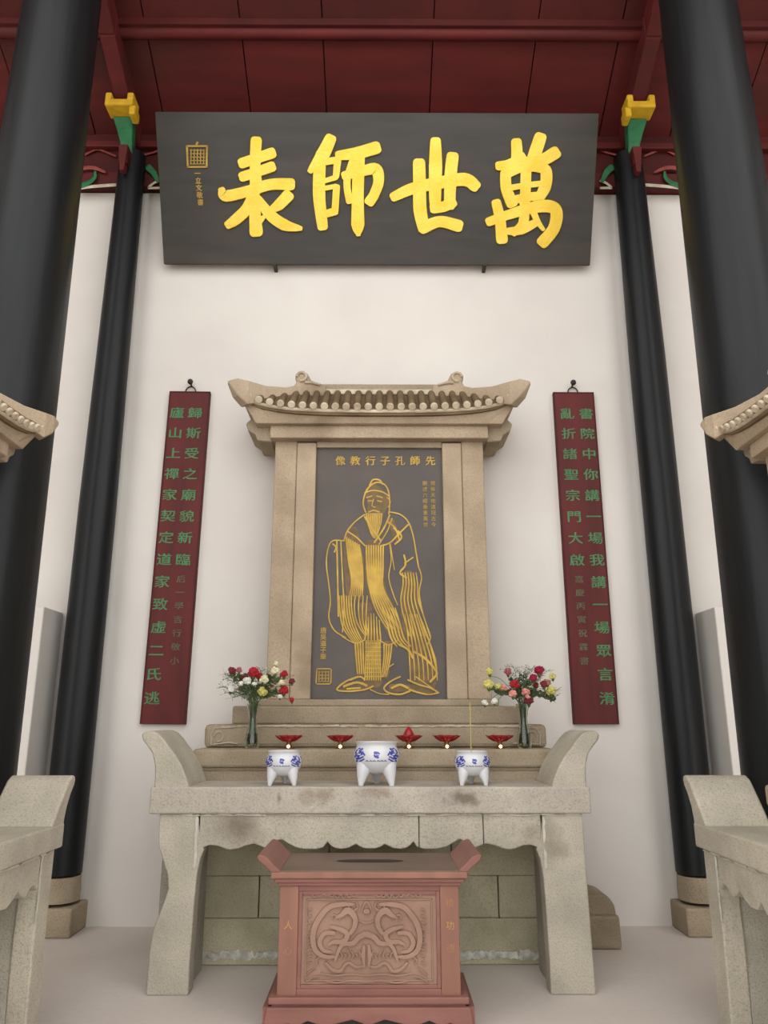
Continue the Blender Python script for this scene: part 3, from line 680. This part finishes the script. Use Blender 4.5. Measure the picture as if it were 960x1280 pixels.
leg_o = [ctr(*p) for p in ((198,1018),(196.5,1045),(197,1060),(203,1078),(208,1096),(209,1112),(204,1128),(198,1142),(191,1160),(186,1185),(183,1215),(181,1245))]
leg_o[-1] = (leg_o[-1][0], 0); leg_o[0] = (leg_o[0][0], zslab)
leg_o2 = [(1.268, zslab), (1.27, .6), (1.275, .3), (1.28, 0)]
leg_i = [ctr(*p) for p in ((246,1018),(249,1050),(254,1063),(249,1075),(245,1094),(242,1125),(239,1166),(235.6,1206),(234,1245))]
leg_i[-1] = (leg_i[-1][0], 0); leg_i[0] = (leg_i[0][0], zslab)
xs_left = ((246,1064),(256,1059),(261,1057.5),(270,1058),(280,1062),(287,1063.5),(296,1062),(306,1058),(317,1055.5),(326,1059),(333,1062.5),(340,1057),(346,1052),(351,1050),(357,1054),(368,1060),(380,1062.5),(395,1062.5),(404,1060),(409,1053),(412,1057),(418,1061),(426,1062.5),(435,1061),(445,1056),(450,1059.5),(456,1061.5),(463.4,1062))
half_ap = [loc_t(*p) for p in xs_left]
ap = half_ap + [(-x, z) for x, z in reversed(half_ap[:-1])]
ap = sorted(set((round(x, 4), round(z, 4)) for x, z in ap))
xa = abs(ap[0][0])
table('altar_table', 'long grey stone altar table with scrolled ends, white censers on top', (TX, DT, 0), 0, 1.318, .5, ztop, zslab, (leg_o, leg_o2), leg_i, scroll, ap,
      [-xa, loc_t(524, 1040)[0], loc_t(605, 1040)[0], xa], 'stone', (1.05, 1.255, .12), mats=('stone', 'stone_slab', 'stone_light'))
# stone block standing by the wall
b = thing('stone_block', 'brown round-topped stone block on the floor beside the altar leg', 'stone block', (1.46, 5.9, 0))
MB().prism([(-.2, -.12, 0), (.185, -.12, 0), (.18, -.12, .21), (-.2, -.12, .21)], (0, .36, 0)).build('lower_block', 'stone_brown', b, bevel=.02)
MB().prism([(-.19, -.11, .2), (.165, -.11, .2), (.155, -.11, .27), (.12, -.11, .325), (.05, -.11, .345), (-.19, -.11, .345)], (0, .34, 0)).build('rounded_top', 'stone_brown', b, bevel=.02)

# ---- side tables and steles, facing the middle of the hall
s_half, s_ztop, s_zslab = .93, 1.0, .885
s_scroll = [(.93, .985), (.935, 1.02), (.95, 1.07), (.985, 1.13), (1.02, 1.17), (1.03, 1.20), (1.02, 1.22), (.985, 1.222), (.94, 1.20), (.88, 1.13), (.82, 1.06), (.77, .985)]
s_leg_o = [(.885, s_zslab), (.885, .5), (.90, .25), (.92, 0)]
s_leg_i = [(.74, s_zslab), (.735, .74), (.75, .68), (.745, .5), (.755, .25), (.77, 0)]
s_ap = [(-.74, .72), (-.70, .755), (-.66, .75), (-.61, .715), (-.57, .73), (-.53, .76), (-.49, .735), (-.43, .71), (-.37, .715), (-.33, .755), (-.28, .71), (-.2, .70), (-.12, .75), (-.06, .715), (0, .71)]
s_ap = s_ap + [(-x, z) for x, z in reversed(s_ap[:-1])]
for q, S in ((-1, A_SIDE), (1, B_SIDE)):
    rz = math.pi / 2 * -q if False else (math.pi / 2 if q < 0 else -math.pi / 2)
    # local -y must face the middle: for q > 0 that is world -x
    table('side_altar_table', 'smaller stone side table with scrolled ends, ' + S, (q * 1.59, 3.24, 0), rz, s_half, .33, s_ztop, s_zslab, (s_leg_o, s_leg_o), s_leg_i, s_scroll, s_ap,
          [-.74, .05, .74], 'stone', (.76, .87, .10))
    p = thing('side_pedestal', 'brown stone pedestal under a side stele behind its table, ' + S, 'pedestal', (q * 1.93, 3.24, 0), rz=rz)
    MB().box(-.80, .80, 0, .5, 0, 1.08).build('body', 'stone_olive', p, bevel=.01)
    MB().box(-.83, .83, -.008, .5, 1.08, 1.19).build('cornice', 'stone_brown', p, bevel=.02)
    MB().box(-.80, .80, .1, .5, 1.19, 1.245).build('upper_step', 'stone_brown', p, bevel=.015)
    stele('side_stele', 'stone stele with small tiled roof over side table, ' + S, (q * 2.375, 3.28, 1.245), rz, .72, False)

# ================================================================== DONATION BOX
BX, BD = -.053, 4.35
bx = thing('donation_box', 'carved reddish-brown wooden donation box standing before the altar table', 'box', (BX, BD, 0))
bd = .48
MB().box(-.455, .455, .04, bd - .02, .16, .68).build('carcass', 'box_wood', bx)
for q in (-1, 1):
    a, b = sorted((q * .462, q * .365)); sp = MB().box(a, b, 0, .05, .165, .675).build('stile', 'box_wood2', bx, bevel=.004)
    for ch, zc, lm in ((('人', .488, 'letter_bright'), ('心', .37, 'letter_faint')) if q < 0 else (('積', .59, 'letter_faint'), ('功', .485, 'letter_bright'), ('德', .38, 'letter_faint'))):
        tx = MB(); text_into(tx, ch, .045, (lambda zc: (lambda u, v, e=0: Vector((q * .414 + u, -.002 - e, zc + v))))(zc))
        tx.build('faded_character', lm, sp)
    a, b = sorted((q * .462, q * .44)); MB().box(a, b, .05, bd, .165, .675).build('side_panel', 'box_wood', bx, bevel=.004)
MB().box(-.365, .365, .004, .05, .645, .675).build('top_rail', 'box_wood', bx, bevel=.003)
MB().box(-.365, .365, .004, .05, .165, .195).build('bottom_rail', 'box_wood', bx, bevel=.003)
fr = MB()
for (x0, x1, z0, z1) in ((-.365, -.345, .195, .645), (.345, .365, .195, .645), (-.345, .345, .625, .645), (-.345, .345, .195, .213)): fr.box(x0, x1, .008, .05, z0, z1)
fr.build('panel_frame', 'box_wood', bx, bevel=.003)
pn = MB().box(-.347, .347, .02, .05, .21, .628).build('carved_panel', 'box_panel', bx)
fr = MB()
for (x0, x1, z0, z1) in ((-.325, .325, .60, .607), (-.325, .325, .228, .235), (-.325, -.318, .228, .607), (.318, .325, .228, .607)): fr.box(x0, x1, .012, .03, z0, z1)
fr.build('inner_border', 'box_panel', pn, bevel=.002)
# relief carving: two coiling dragons facing a pearl over waves (drawn on one half, mirrored)
bsc = 960 / 190; bx0 = Vector(bx.location)
def onbox(mir):
    def fn(u, v, h):
        if mir: u = 890 - u
        p = P(u / bsc + 370, v / bsc + 1100, BD + .02) - bx0
        return Vector((p.x, .021 - h, p.z))
    return fn
drag = [([(360,150),(290,150),(215,165),(160,220),(120,290),(108,370),(125,440),(180,478),(240,480)],[20,34,38,40,40,38,36,30,20],.012),
        ([(240,330),(180,335),(150,390),(175,440),(220,450)],[26,32,34,30,18],.011),
        ([(225,290),(290,310),(325,340),(300,385),(240,385),(205,405)],[22,32,36,34,28,14],.013),
        ([(456,336),(400,355),(360,395),(300,400),(270,440),(250,500)],[38,38,34,28,26,18],.012),
        ([(190,520),(230,560),(280,570),(310,530),(340,520),(380,545),(420,540)],[16,22,24,22,20,18,10],.010),
        ([(430,410),(425,470),(430,540)],[18,30,14],.010),
        ([(345,330),(370,290),(375,240),(350,200),(320,190),(290,215),(260,230)],[26,34,38,44,46,34,18],.014),
        ([(350,200),(390,170),(380,130)],[18,12,6],.010), ([(330,175),(345,140)],[12,6],.010),
        ([(280,240),(240,215),(225,240)],[10,12,8],.010),
        ([(160,585),(250,600),(340,590),(445,600)],[8,12,12,10],.008), ([(180,630),(260,645),(350,630),(445,640)],[8,12,12,10],.008)]
for k in range(9): drag.append(([(100 - 4 * math.sin(k), 180 + k * 42), (82 - 3 * k % 7, 185 + k * 42), (70 + 6 * math.sin(k * 2), 200 + k * 42)], [9, 8, 4], .008))
for k in range(8): drag.append(([(105 + k * 36, 90 + 8 * math.sin(k * 2)), (120 + k * 36, 105 - 8 * math.sin(k)), (135 + k * 36, 90)], [8, 9, 5], .008))
for k in range(6): drag.append(([(280 + 24 * k, 450 + 14 * math.sin(k * 2)), (292 + 24 * k, 470), (284 + 24 * k, 490)], [8, 9, 5], .008))
drag += [([(60,600),(90,570),(120,550)],[5,9,6],.008), ([(60,640),(110,610),(150,600)],[5,9,6],.008), ([(150,480),(130,500),(140,530)],[9,9,5],.008)]
for mir in (False, True):
    a = MB(); fn = onbox(mir)
    for k, (pts, w, h) in enumerate(drag): a.ribbon(pts, w, fn, h * 1.5 + .0001 * k + (.0007 if mir else 0), sub=4)
    a.build('carved_dragon', 'box_panel', pn, smooth=50)
a = MB(); fn = onbox(False)
a.ribbon([(440, 195), (452, 195)], 34, fn, .016); a.ribbon([(415, 200), (425, 160), (445, 135), (465, 160), (477, 200)], [6, 14, 16, 14, 6], fn, .011); a.ribbon([(390,250),(445,270),(500,250)],[8,16,8],fn,.010)
a.build('carved_pearl', 'box_panel', pn, smooth=50)
# mouldings
for (w, z0, z1, y) in ((.475, .672, .692, -.014), (.49, .690, .712, -.028), (.507, .712, .744, -.045)):
    MB().box(-w, w, y, bd - y, z0, z1).build('cornice', 'box_wood' if z1 < .73 else 'box_wood2', bx, bevel=.006)
MB().box(-.495, .495, -.035, bd + .035, .742, .75).build('top_board', 'box_top', bx, bevel=.002)
sl = MB(); n = 24
sl.add([(-.0 + .185 * math.copysign(abs(math.cos(a)) ** .7, math.cos(a)), .24 + .045 * math.sin(a), .7515) for a in [2 * math.pi * k / n for k in range(n)]], [tuple(range(n))])
sl.build('coin_slot', 'dark', bx)  # flat dark patch, painted for the shade inside the slot
for q in (-1, 1):
    poly = [(.46, .742), (.507, .742), (.53, .765), (.575, .80), (.582, .822), (.565, .83), (.53, .815), (.49, .775), (.46, .752)]
    MB().prism([(q * x, -.045, z) for x, z in poly], (0, bd + .06, 0)).build('flared_end', 'box_wood', bx, bevel=.006)
for (w, z0, z1, y, m_) in ((.50, .135, .168, -.03, 'box_wood'), (.485, .125, .138, -.02, 'box_wood')):
    MB().box(-w, w, y, bd - y, z0, z1).build('base_moulding', m_, bx, bevel=.006)
low = [(-.525, 0), (-.46, 0), (-.45, .04), (-.40, .06), (-.36, .045), (-.30, .07), (-.22, .045), (-.15, .06), (-.08, .075), (0, .05)]
low = low + [(-x, z) for x, z in reversed(low[:-1])]
for y in (-.045, bd + .015):
    MB().prism([(-.505, y, .127)] + [(x, y, z) for x, z in low] + [(.505, y, .127)], (0, .03, 0)).build('skirt', 'box_wood', bx, bevel=.004)
for q in (-1, 1):
    a, b = sorted((q * .50, q * .525)); MB().box(a, b, -.03, bd + .03, .05, .127).build('side_skirt', 'box_wood', bx)
    for y in (-.02, bd - .06): MB().box(*sorted((q * .46, q * .52)), y, y + .08, 0, .06).build('foot', 'box_wood', bx)

# ================================================================== CENSERS
TZ = ztop
def censer(px, s, label, D=5.02):
    x = P(px, 975, D).x
    t = thing('porcelain_censer', label, 'censer', (x, D, TZ), group='porcelain censers on the altar table')
    prof = [(.002, .062), (.05, .063), (.088, .078), (.118, .108), (.134, .145), (.136, .175), (.128, .20), (.118, .218), (.122, .232), (.128, .242), (.12, .244), (.112, .235), (.11, .20), (.004, .19)]
    prof = [(r * s, z * s) for r, z in prof]
    body = MB().lathe(prof, seg=40).build('bowl', 'porcelain', t, smooth=60)
    MB().lathe([(.001 * s, .196 * s), (.112 * s, .194 * s), (.112 * s, .205 * s), (.001 * s, .212 * s)], seg=24).build('ash_bed', 'ash', t, smooth=60)
    def rad(z):
        for i in range(2, 8):
            (r0, z0), (r1, z1) = prof[i], prof[i + 1]
            if z0 <= z <= z1: return r0 + (r1 - r0) * (z - z0) / (z1 - z0)
        return prof[5][0]
    for ang in (-142, -38, 90):
        a = math.radians(ang); c, s_ = math.cos(a), math.sin(a)
        q = MB(); n = 10; rows = [(.078, .14, .05), (.09, .10, .048), (.104, .055, .033), (.113, .014, .018), (.114, 0, .015)]
        pts = [(r * s * c, r * s * s_, z * s) for r, z, _ in rows]
        q.tube(pts, [w * s for *_, w in rows], 10)
        q.build('leg', 'porcelain', t, smooth=60)
    def fn(u, v, h):                    # u = angle in degrees from the front, v = height
        a = math.radians(-90 + u); r = rad(v * s) + h
        return Vector((r * math.cos(a), r * math.sin(a), v * s))
    p = MB()
    def st_(pts, w): 
        # width in metres along the surface: scale degrees to height units
        k = 1 / (.13 * math.pi / 180)
        vs = MB(); vs.ribbon([(x / k, z) for x, z in pts], w, lambda u, v, h: fn(u * k, v, .0006 + h * .0), .001, sub=4); p.add(vs.v, vs.f)
    st_([(-4, .186), (5, .18), (-3, .17), (4, .16)], [.014, .02, .02, .012])
    for q in (-1, 1):
        st_([(q * 40, .205), (q * 48, .195), (q * 42, .18), (q * 55, .172), (q * 48, .155), (q * 62, .15)], [.012, .02, .022, .02, .016, .01])
        st_([(q * 60, .20), (q * 66, .185), (q * 60, .17), (q * 70, .16)], [.01, .018, .018, .012])
        st_([(q * 36, .19), (q * 38, .175)], .009); st_([(q * 50, .208), (q * 57, .206)], .008); st_([(q * 34, .162), (q * 40, .158), (q * 46, .15)], .009)
        st_([(q * 80, .20), (q * 90, .18), (q * 84, .165)], .014)
        st_([(q * 32, .15), (q * 42, .14), (q * 52, .132)], .008); st_([(q * 56, .14), (q * 66, .134)], .009); st_([(q * 30, .172), (q * 34, .182)], .01)
    stuff(p.build('blue_painting', 'cobalt', body))
    p = MB()
    for q in (-27, -17, -8, 2, 11, 20): st_([(q, .139), (q + 3, .142), (q + 6, .138)], .006)
    stuff(p.build('wave_dashes', 'cobalt_faint', body))
    return t
censer(354, .83, 'small white and blue footed porcelain censer, without a stick, on altar table')
censer(470.5, 1.05, 'largest white and blue footed porcelain censer in the middle of altar table')
cz = censer(591, .82, 'small white and blue footed porcelain censer holding one incense stick')
sx = P(588.5, 930, 5.03).x
tag(MB().tube([(sx, 5.03, TZ + .163), (sx + .002, 5.03, P(588, 878, 5.03).z)], .0035, 6).build('incense_stick', 'incense', smooth=60), 'thin yellow incense stick standing upright in a small censer', 'incense stick')

# ================================================================== LOTUS LAMPS
LZ = 1.31
def lamp(px, label, bud=False):
    D = 5.53; x = P(px, 936, D).x
    t = thing('lotus_lamp', label, 'lamp', (x, D, LZ), group='red lotus lamps on the pedestal', scale=1.25)
    MB().lathe([(.028, 0), (.03, .008), (.016, .014), (.012, .03), (.018, .038), (.001, .038)], seg=20).build('base', 'lamp_base', t, smooth=50)
    MB().ball((0, -.026, .012), .009, 10, 8).build('bulb', 'bulb', t, smooth=60)
    cup = MB().lathe([(.012, .034), (.03, .038), (.045, .055), (.05, .07), (.046, .071), (.03, .05), (.002, .045)], seg=24).build('cup', 'lamp_red', t, smooth=60)
    p = MB(); n = 10
    for k in range(n):
        a = 2 * math.pi * k / n; c, s_ = math.cos(a), math.sin(a)
        vs = []
        for r, z, w in ((.03, .04, .012), (.05, .052, .022), (.068, .064, .02), (.076, .07, .006)):
            for e in (-1, 1): vs.append((r * c - e * w * s_, r * s_ + e * w * c, z + .002 * (k % 2)))
        p.add(vs, [(0, 1, 3, 2), (2, 3, 5, 4), (4, 5, 7, 6)])
    o = p.build('petals', 'lamp_red', cup, smooth=60)
    md = o.modifiers.new('thickness', 'SOLIDIFY'); md.thickness = .003
    if bud: MB().lathe([(.028, .06), (.03, .075), (.02, .095), (.006, .115), (.001, .118)], seg=16).build('bud', 'lamp_red', t, smooth=60)
lamp(361, 'red lotus lamp behind the small censer without a stick')
lamp(425.5, 'red lotus lamp between the largest censer and the censer without a stick')
lamp(511, 'red lotus lamp with a raised pointed bud beside the largest censer', True)
lamp(558.5, 'flat red lotus lamp between the budded lamp and the censer with incense')
lamp(625, 'red lotus lamp between the incense-holding censer and a flower vase')

# ================================================================== VASES AND FLOWERS
def bouquet(px, py_base, flowers, sprigs, label, tail, gname, phrases):
    D = 5.58; base = P(px, 936, D); bxp = Vector((base.x, D, LZ))
    v = thing('glass_vase', label, 'vase', bxp, group='glass flower vases on the pedestal')
    Hv = .30
    outer = [(.045, 0), (.05, .012), (.05, .05), (.042, .10), (.03, .16), (.028, .20), (.034, .25), (.05, Hv)]
    inner = [(.046, Hv), (.03, .25), (.0245, .20), (.0265, .16), (.0385, .10), (.0465, .05), (.044, .016), (.001, .014)]
    MB().lathe([(.001, 0)] + outer + inner, seg=32).build('glass_body', 'glass', v, smooth=60)
    MB().lathe([(.001, .017), (.043, .019), (.0455, .05), (.0375, .10), (.001, .101)], seg=24).build('water', 'water', v, smooth=60)
    mouth = bxp + Vector((0, 0, Hv))
    # blossom centres: the photo gives the direction, the depth is the first one free of other blossoms
    heads = []
    for fx, fy, kind, r in flowers:
        R_ = r * .0057 * 1.12; front = kind in ('white', 'cream'); tiny = kind == 'pink' and r <= 4
        best = None
        for dd in [(-.17 if tiny else -.11 if front else -.06) + sg * k * .006 for k in range(22) for sg in (1, -1)]:
            c = P(fx, fy, D + dd)
            room = min([(c - h).length - R_ - q for h, q in heads] or [1])
            if c.z - R_ < mouth.z + .004: room = min(room, math.hypot(c.x - bxp.x, c.y - bxp.y) - R_ - .052)   # clear of the vase rim
            if best is None or room > best[0]: best = (room, c)
            if room > .003: best = (room, c); break
        heads.append((best[1], R_))
    tips = [P(fx, fy, D + .012 + .075 * ((k * .618) % 1)) for k, (fx, fy, kind) in enumerate(sprigs)]
    ends = [h for h, q in heads] + tips
    # one slot in the neck for every stem, handed out so that stems lean outwards without crossing
    N_ = len(ends)
    slots = [(math.sqrt((k + .5) / N_) * math.cos(k * 2.39996), math.sqrt((k + .5) / N_) * math.sin(k * 2.39996)) for k in range(N_)]
    order = sorted(range(N_), key=lambda k: -math.hypot((ends[k] - mouth).x, (ends[k] - mouth).y))
    slot = {}
    for k in order:
        d = ends[k] - mouth; ux, uy = d.x / .29, d.y / .16
        b_ = min(slots, key=lambda q: (q[0] - ux) ** 2 + (q[1] - uy) ** 2); slots.remove(b_); slot[k] = b_
    def smooth_path(ctrl, n=5):
        out = []
        for i in range(len(ctrl) - 1):
            p0, p1, p2, p3 = ctrl[max(i - 1, 0)], ctrl[i], ctrl[i + 1], ctrl[min(i + 2, len(ctrl) - 1)]
            for k in range(n):
                t = k / n
                out.append(.5 * (2 * p1 + (p2 - p0) * t + (2 * p0 - 5 * p1 + 4 * p2 - p3) * t * t + (3 * p1 - 3 * p2 + p3 - p0) * t ** 3))
        return out + [ctrl[-1]]
    def curve(k):
        sx_, sy_ = slot[k]; end = ends[k]
        at = lambda r, z: bxp + Vector((sx_ * r, sy_ * r, z))
        inside = [at(.030, .03), at(.026, .10), at(.0205, .16), at(.0195, .20), at(.025, .255), at(.034, Hv + .004)]
        rim = inside[-1]; d = end - rim
        droop = max(0, .075 - d.z)
        over = [rim + Vector((d.x * .22, d.y * .22, d.z * .40 + droop * .75)), rim + Vector((d.x * .62, d.y * .62, d.z * .78 + droop * .8))]
        foot = end if k >= len(heads) else end - Vector((0, 0, heads[k][1] * .9))
        path = smooth_path(inside[:-1], 3)[:-1] + smooth_path([inside[-2]] + [rim] + over + [foot], 6)
        for it in range(3):             # bend round the other blossoms
            for q in range(len(path) - 2):
                if path[q].z < mouth.z: continue
                for h, (c, R_) in enumerate(heads):
                    if h == k: continue
                    v_ = path[q] - c; gap = R_ + .005
                    if v_.length < gap: path[q] = c + (v_ + Vector((0, .004, 0))).normalized() * gap
        return path
    def clear(p, m=.004): return all((p - c).length > R_ + m for c, R_ in heads)
    for k, ((fx, fy, kind, r), phrase) in enumerate(zip(flowers, phrases)):
        end = ends[k]; rr = r * .0057
        t = thing('flower', phrase + ', ' + tail, 'flower', end, group=gname)
        MB().tube([p - end for p in curve(k)], .0018, 5).build('stem', 'stem', t, smooth=60)
        b_ = MB(); b_.ball((0, 0, 0), rr * .75, 9, 6, rough=.18)
        for m_ in range(16):
            a = random.uniform(0, 6.28); e = random.uniform(-.5, 1.3)
            c = Vector((math.cos(a) * math.cos(e), math.sin(a) * math.cos(e), math.sin(e))) * rr * .72
            b_.ball(c, rr * .36, 6, 4, rough=.25)
        b_.build('blossom', 'petal_' + kind, t)
        MB().lathe([(.002, -rr * 1.3), (rr * .3, -rr * 1.0), (rr * .45, -rr * .5), (.001, -rr * .3)], seg=8).build('calyx', 'stem', t, smooth=60)
    for k, (fx, fy, kind) in enumerate(sprigs):
        end = tips[k]; path = curve(len(heads) + k)
        t = thing('leafy_sprig' if kind else 'filler_sprig', ('green leafy sprig, ' if kind else 'wispy pale sprig with tiny buds, ') + tail, 'sprig', end, group=gname)
        pts = [p - end for p in path]
        MB().tube(pts, .0015, 5).build('stem', 'stem', t)
        free = [p for p in path if p.z > mouth.z + .012]
        lf = MB(); tb = MB(); made = 0
        for trial in range(260):
            if made >= (36 if kind else 30): break
            q = random.uniform(.15, 1) ** .6 * (len(free) - 1); i = min(int(q), len(free) - 2)
            c = free[i].lerp(free[i + 1], q - i)
            d = Vector((random.uniform(-1, 1), random.uniform(-1, 1), random.uniform(-.3, 1))).normalized()
            l = random.uniform(.03, .055)
            if not (clear(c + d * l) and clear(c + d * l * .66) and clear(c + d * l * .33)): continue
            made += 1; c = c - end
            if kind:
                w = l * .22; sd = d.cross(Vector((.3, .8, .5))).normalized()
                lf.add([c, c + d * l * .5 + sd * w, c + d * l, c + d * l * .5 - sd * w], [(0, 1, 2, 3)])
            else:
                lf.tube([c, c + d * l], .0009, 4); tb.ball(c + d * l, random.uniform(.003, .005), 6, 4)
        stuff(lf.build('leaves' if kind else 'twigs', 'leaf' if kind else 'leaf_grey', t))
        if not kind: stuff(tb.build('buds', 'petal_white' if random.random() < .35 else 'leaf_grey', t))
bouquet(314.5, 936, [(317,841,'red',7),(305,848,'dark_red',5),(290,839,'dark_red',5.5),(299,838,'mauve',4),(309,852,'white',5.5),(330,850,'cream',6),(344,839,'cream',5.5),(345,830,'cream',3.5),(328,865,'yellow',6.5),(288,862,'white',4.5),
        (355,843,'red',5),(352,854,'cream',4),(355,863,'red',6),(350,871,'white',3),(365,852,'dark_red',4),(365,875,'red',3.5),(324,846,'red',5),(301,855,'white',3.5),(318,855,'white',3)],
        [(280,842,0),(277,858,0),(284,866,0),(290,872,0),(283,848,0),(300,870,0),(295,850,1),(301,846,1),(310,846,1),(320,858,1),(335,858,1),(340,846,1),(345,850,1),(303,862,1),(315,872,1),(334,872,1),(292,845,1),(348,866,1),(326,838,0),(362,846,0),(315,866,0),(340,870,1)],
        'clear glass flower vase with red, white and cream blossoms, no pink', 'in the vase without pink blossoms', 'flowers in the vase of red and cream blossoms',
        ['largest red blossom, at the top of the bunch', 'dark red blossom between large red and small white ones', 'dark red blossom at the bunch edge away from stele', 'small dusty mauve blossom', 'largest white blossom under the big red one', 'cream blossom above the yellow one', 'cream blossom just below the highest bud', 'smallest cream bud, the highest in the bunch', 'only yellow blossom', 'white blossom low on the wispy edge', 'red blossom above a small cream one', 'small cream blossom between two red ones', 'red blossom below a small cream one', 'small white bud beneath the red blossoms', 'dark red blossom nearest the stele pillar', 'lowest small red bud, drooping toward the stele', 'red blossom touching the largest red one', 'small white blossom beside the largest white one', 'tiny white blossom between white and cream ones'])
bouquet(656, 936, [(612,840,'yellow',5),(611,856,'yellow',6.5),(629,860,'pink',5),(643,856,'red',6.5),(635,840,'mauve',5),(641,868,'pink',5),(657,866,'pink',5.5),(661,876,'dark_red',6),(674,839,'crimson',6.5),(667,848,'crimson',5.5),(689,864,'yellow',6.5),
        (684,853,'pink',5),(691,846,'yellow',4.5),(680,856,'dark_red',5),(606,879,'white',4),(618,877,'white',4),(660,871,'pink',3),(670,857,'dark_red',4),(623,858,'yellow',4)],
        [(650,838,0),(642,834,0),(658,836,0),(685,838,0),(694,872,0),(697,862,0),(632,836,0),(664,836,0),(640,850,1),(650,852,1),(655,858,1),(634,866,1),(648,872,1),(668,864,1),(672,870,1),(662,852,1),(616,862,1),(622,868,1),(676,848,0),(686,874,1),(645,862,1),(654,846,1),(694,878,1)],
        'clear glass flower vase with pink, yellow and crimson blossoms', 'in the vase with pink blossoms', 'flowers in the vase with pink blossoms',
        ['yellow blossom, highest on the stele side', 'yellow blossom above the white buds', 'pink blossom between yellow and red ones', 'only bright red blossom', 'only dusty mauve blossom', 'pink blossom just below the red one', 'largest pink blossom above the dark red one', 'dark red blossom over the vase mouth', 'largest crimson blossom, at the top', 'smaller crimson blossom under the largest', 'yellow blossom low beside the dark red ones', 'pink blossom above a yellow one', 'smaller yellow blossom at the outer top edge', 'dark red blossom between pink and yellow ones', 'white bud hanging lowest at the stele side', 'white bud hanging nearer the vase', 'small pink blossom touching the largest pink one', 'small dark red blossom under the crimson ones', 'small yellow blossom beside a pink one'])
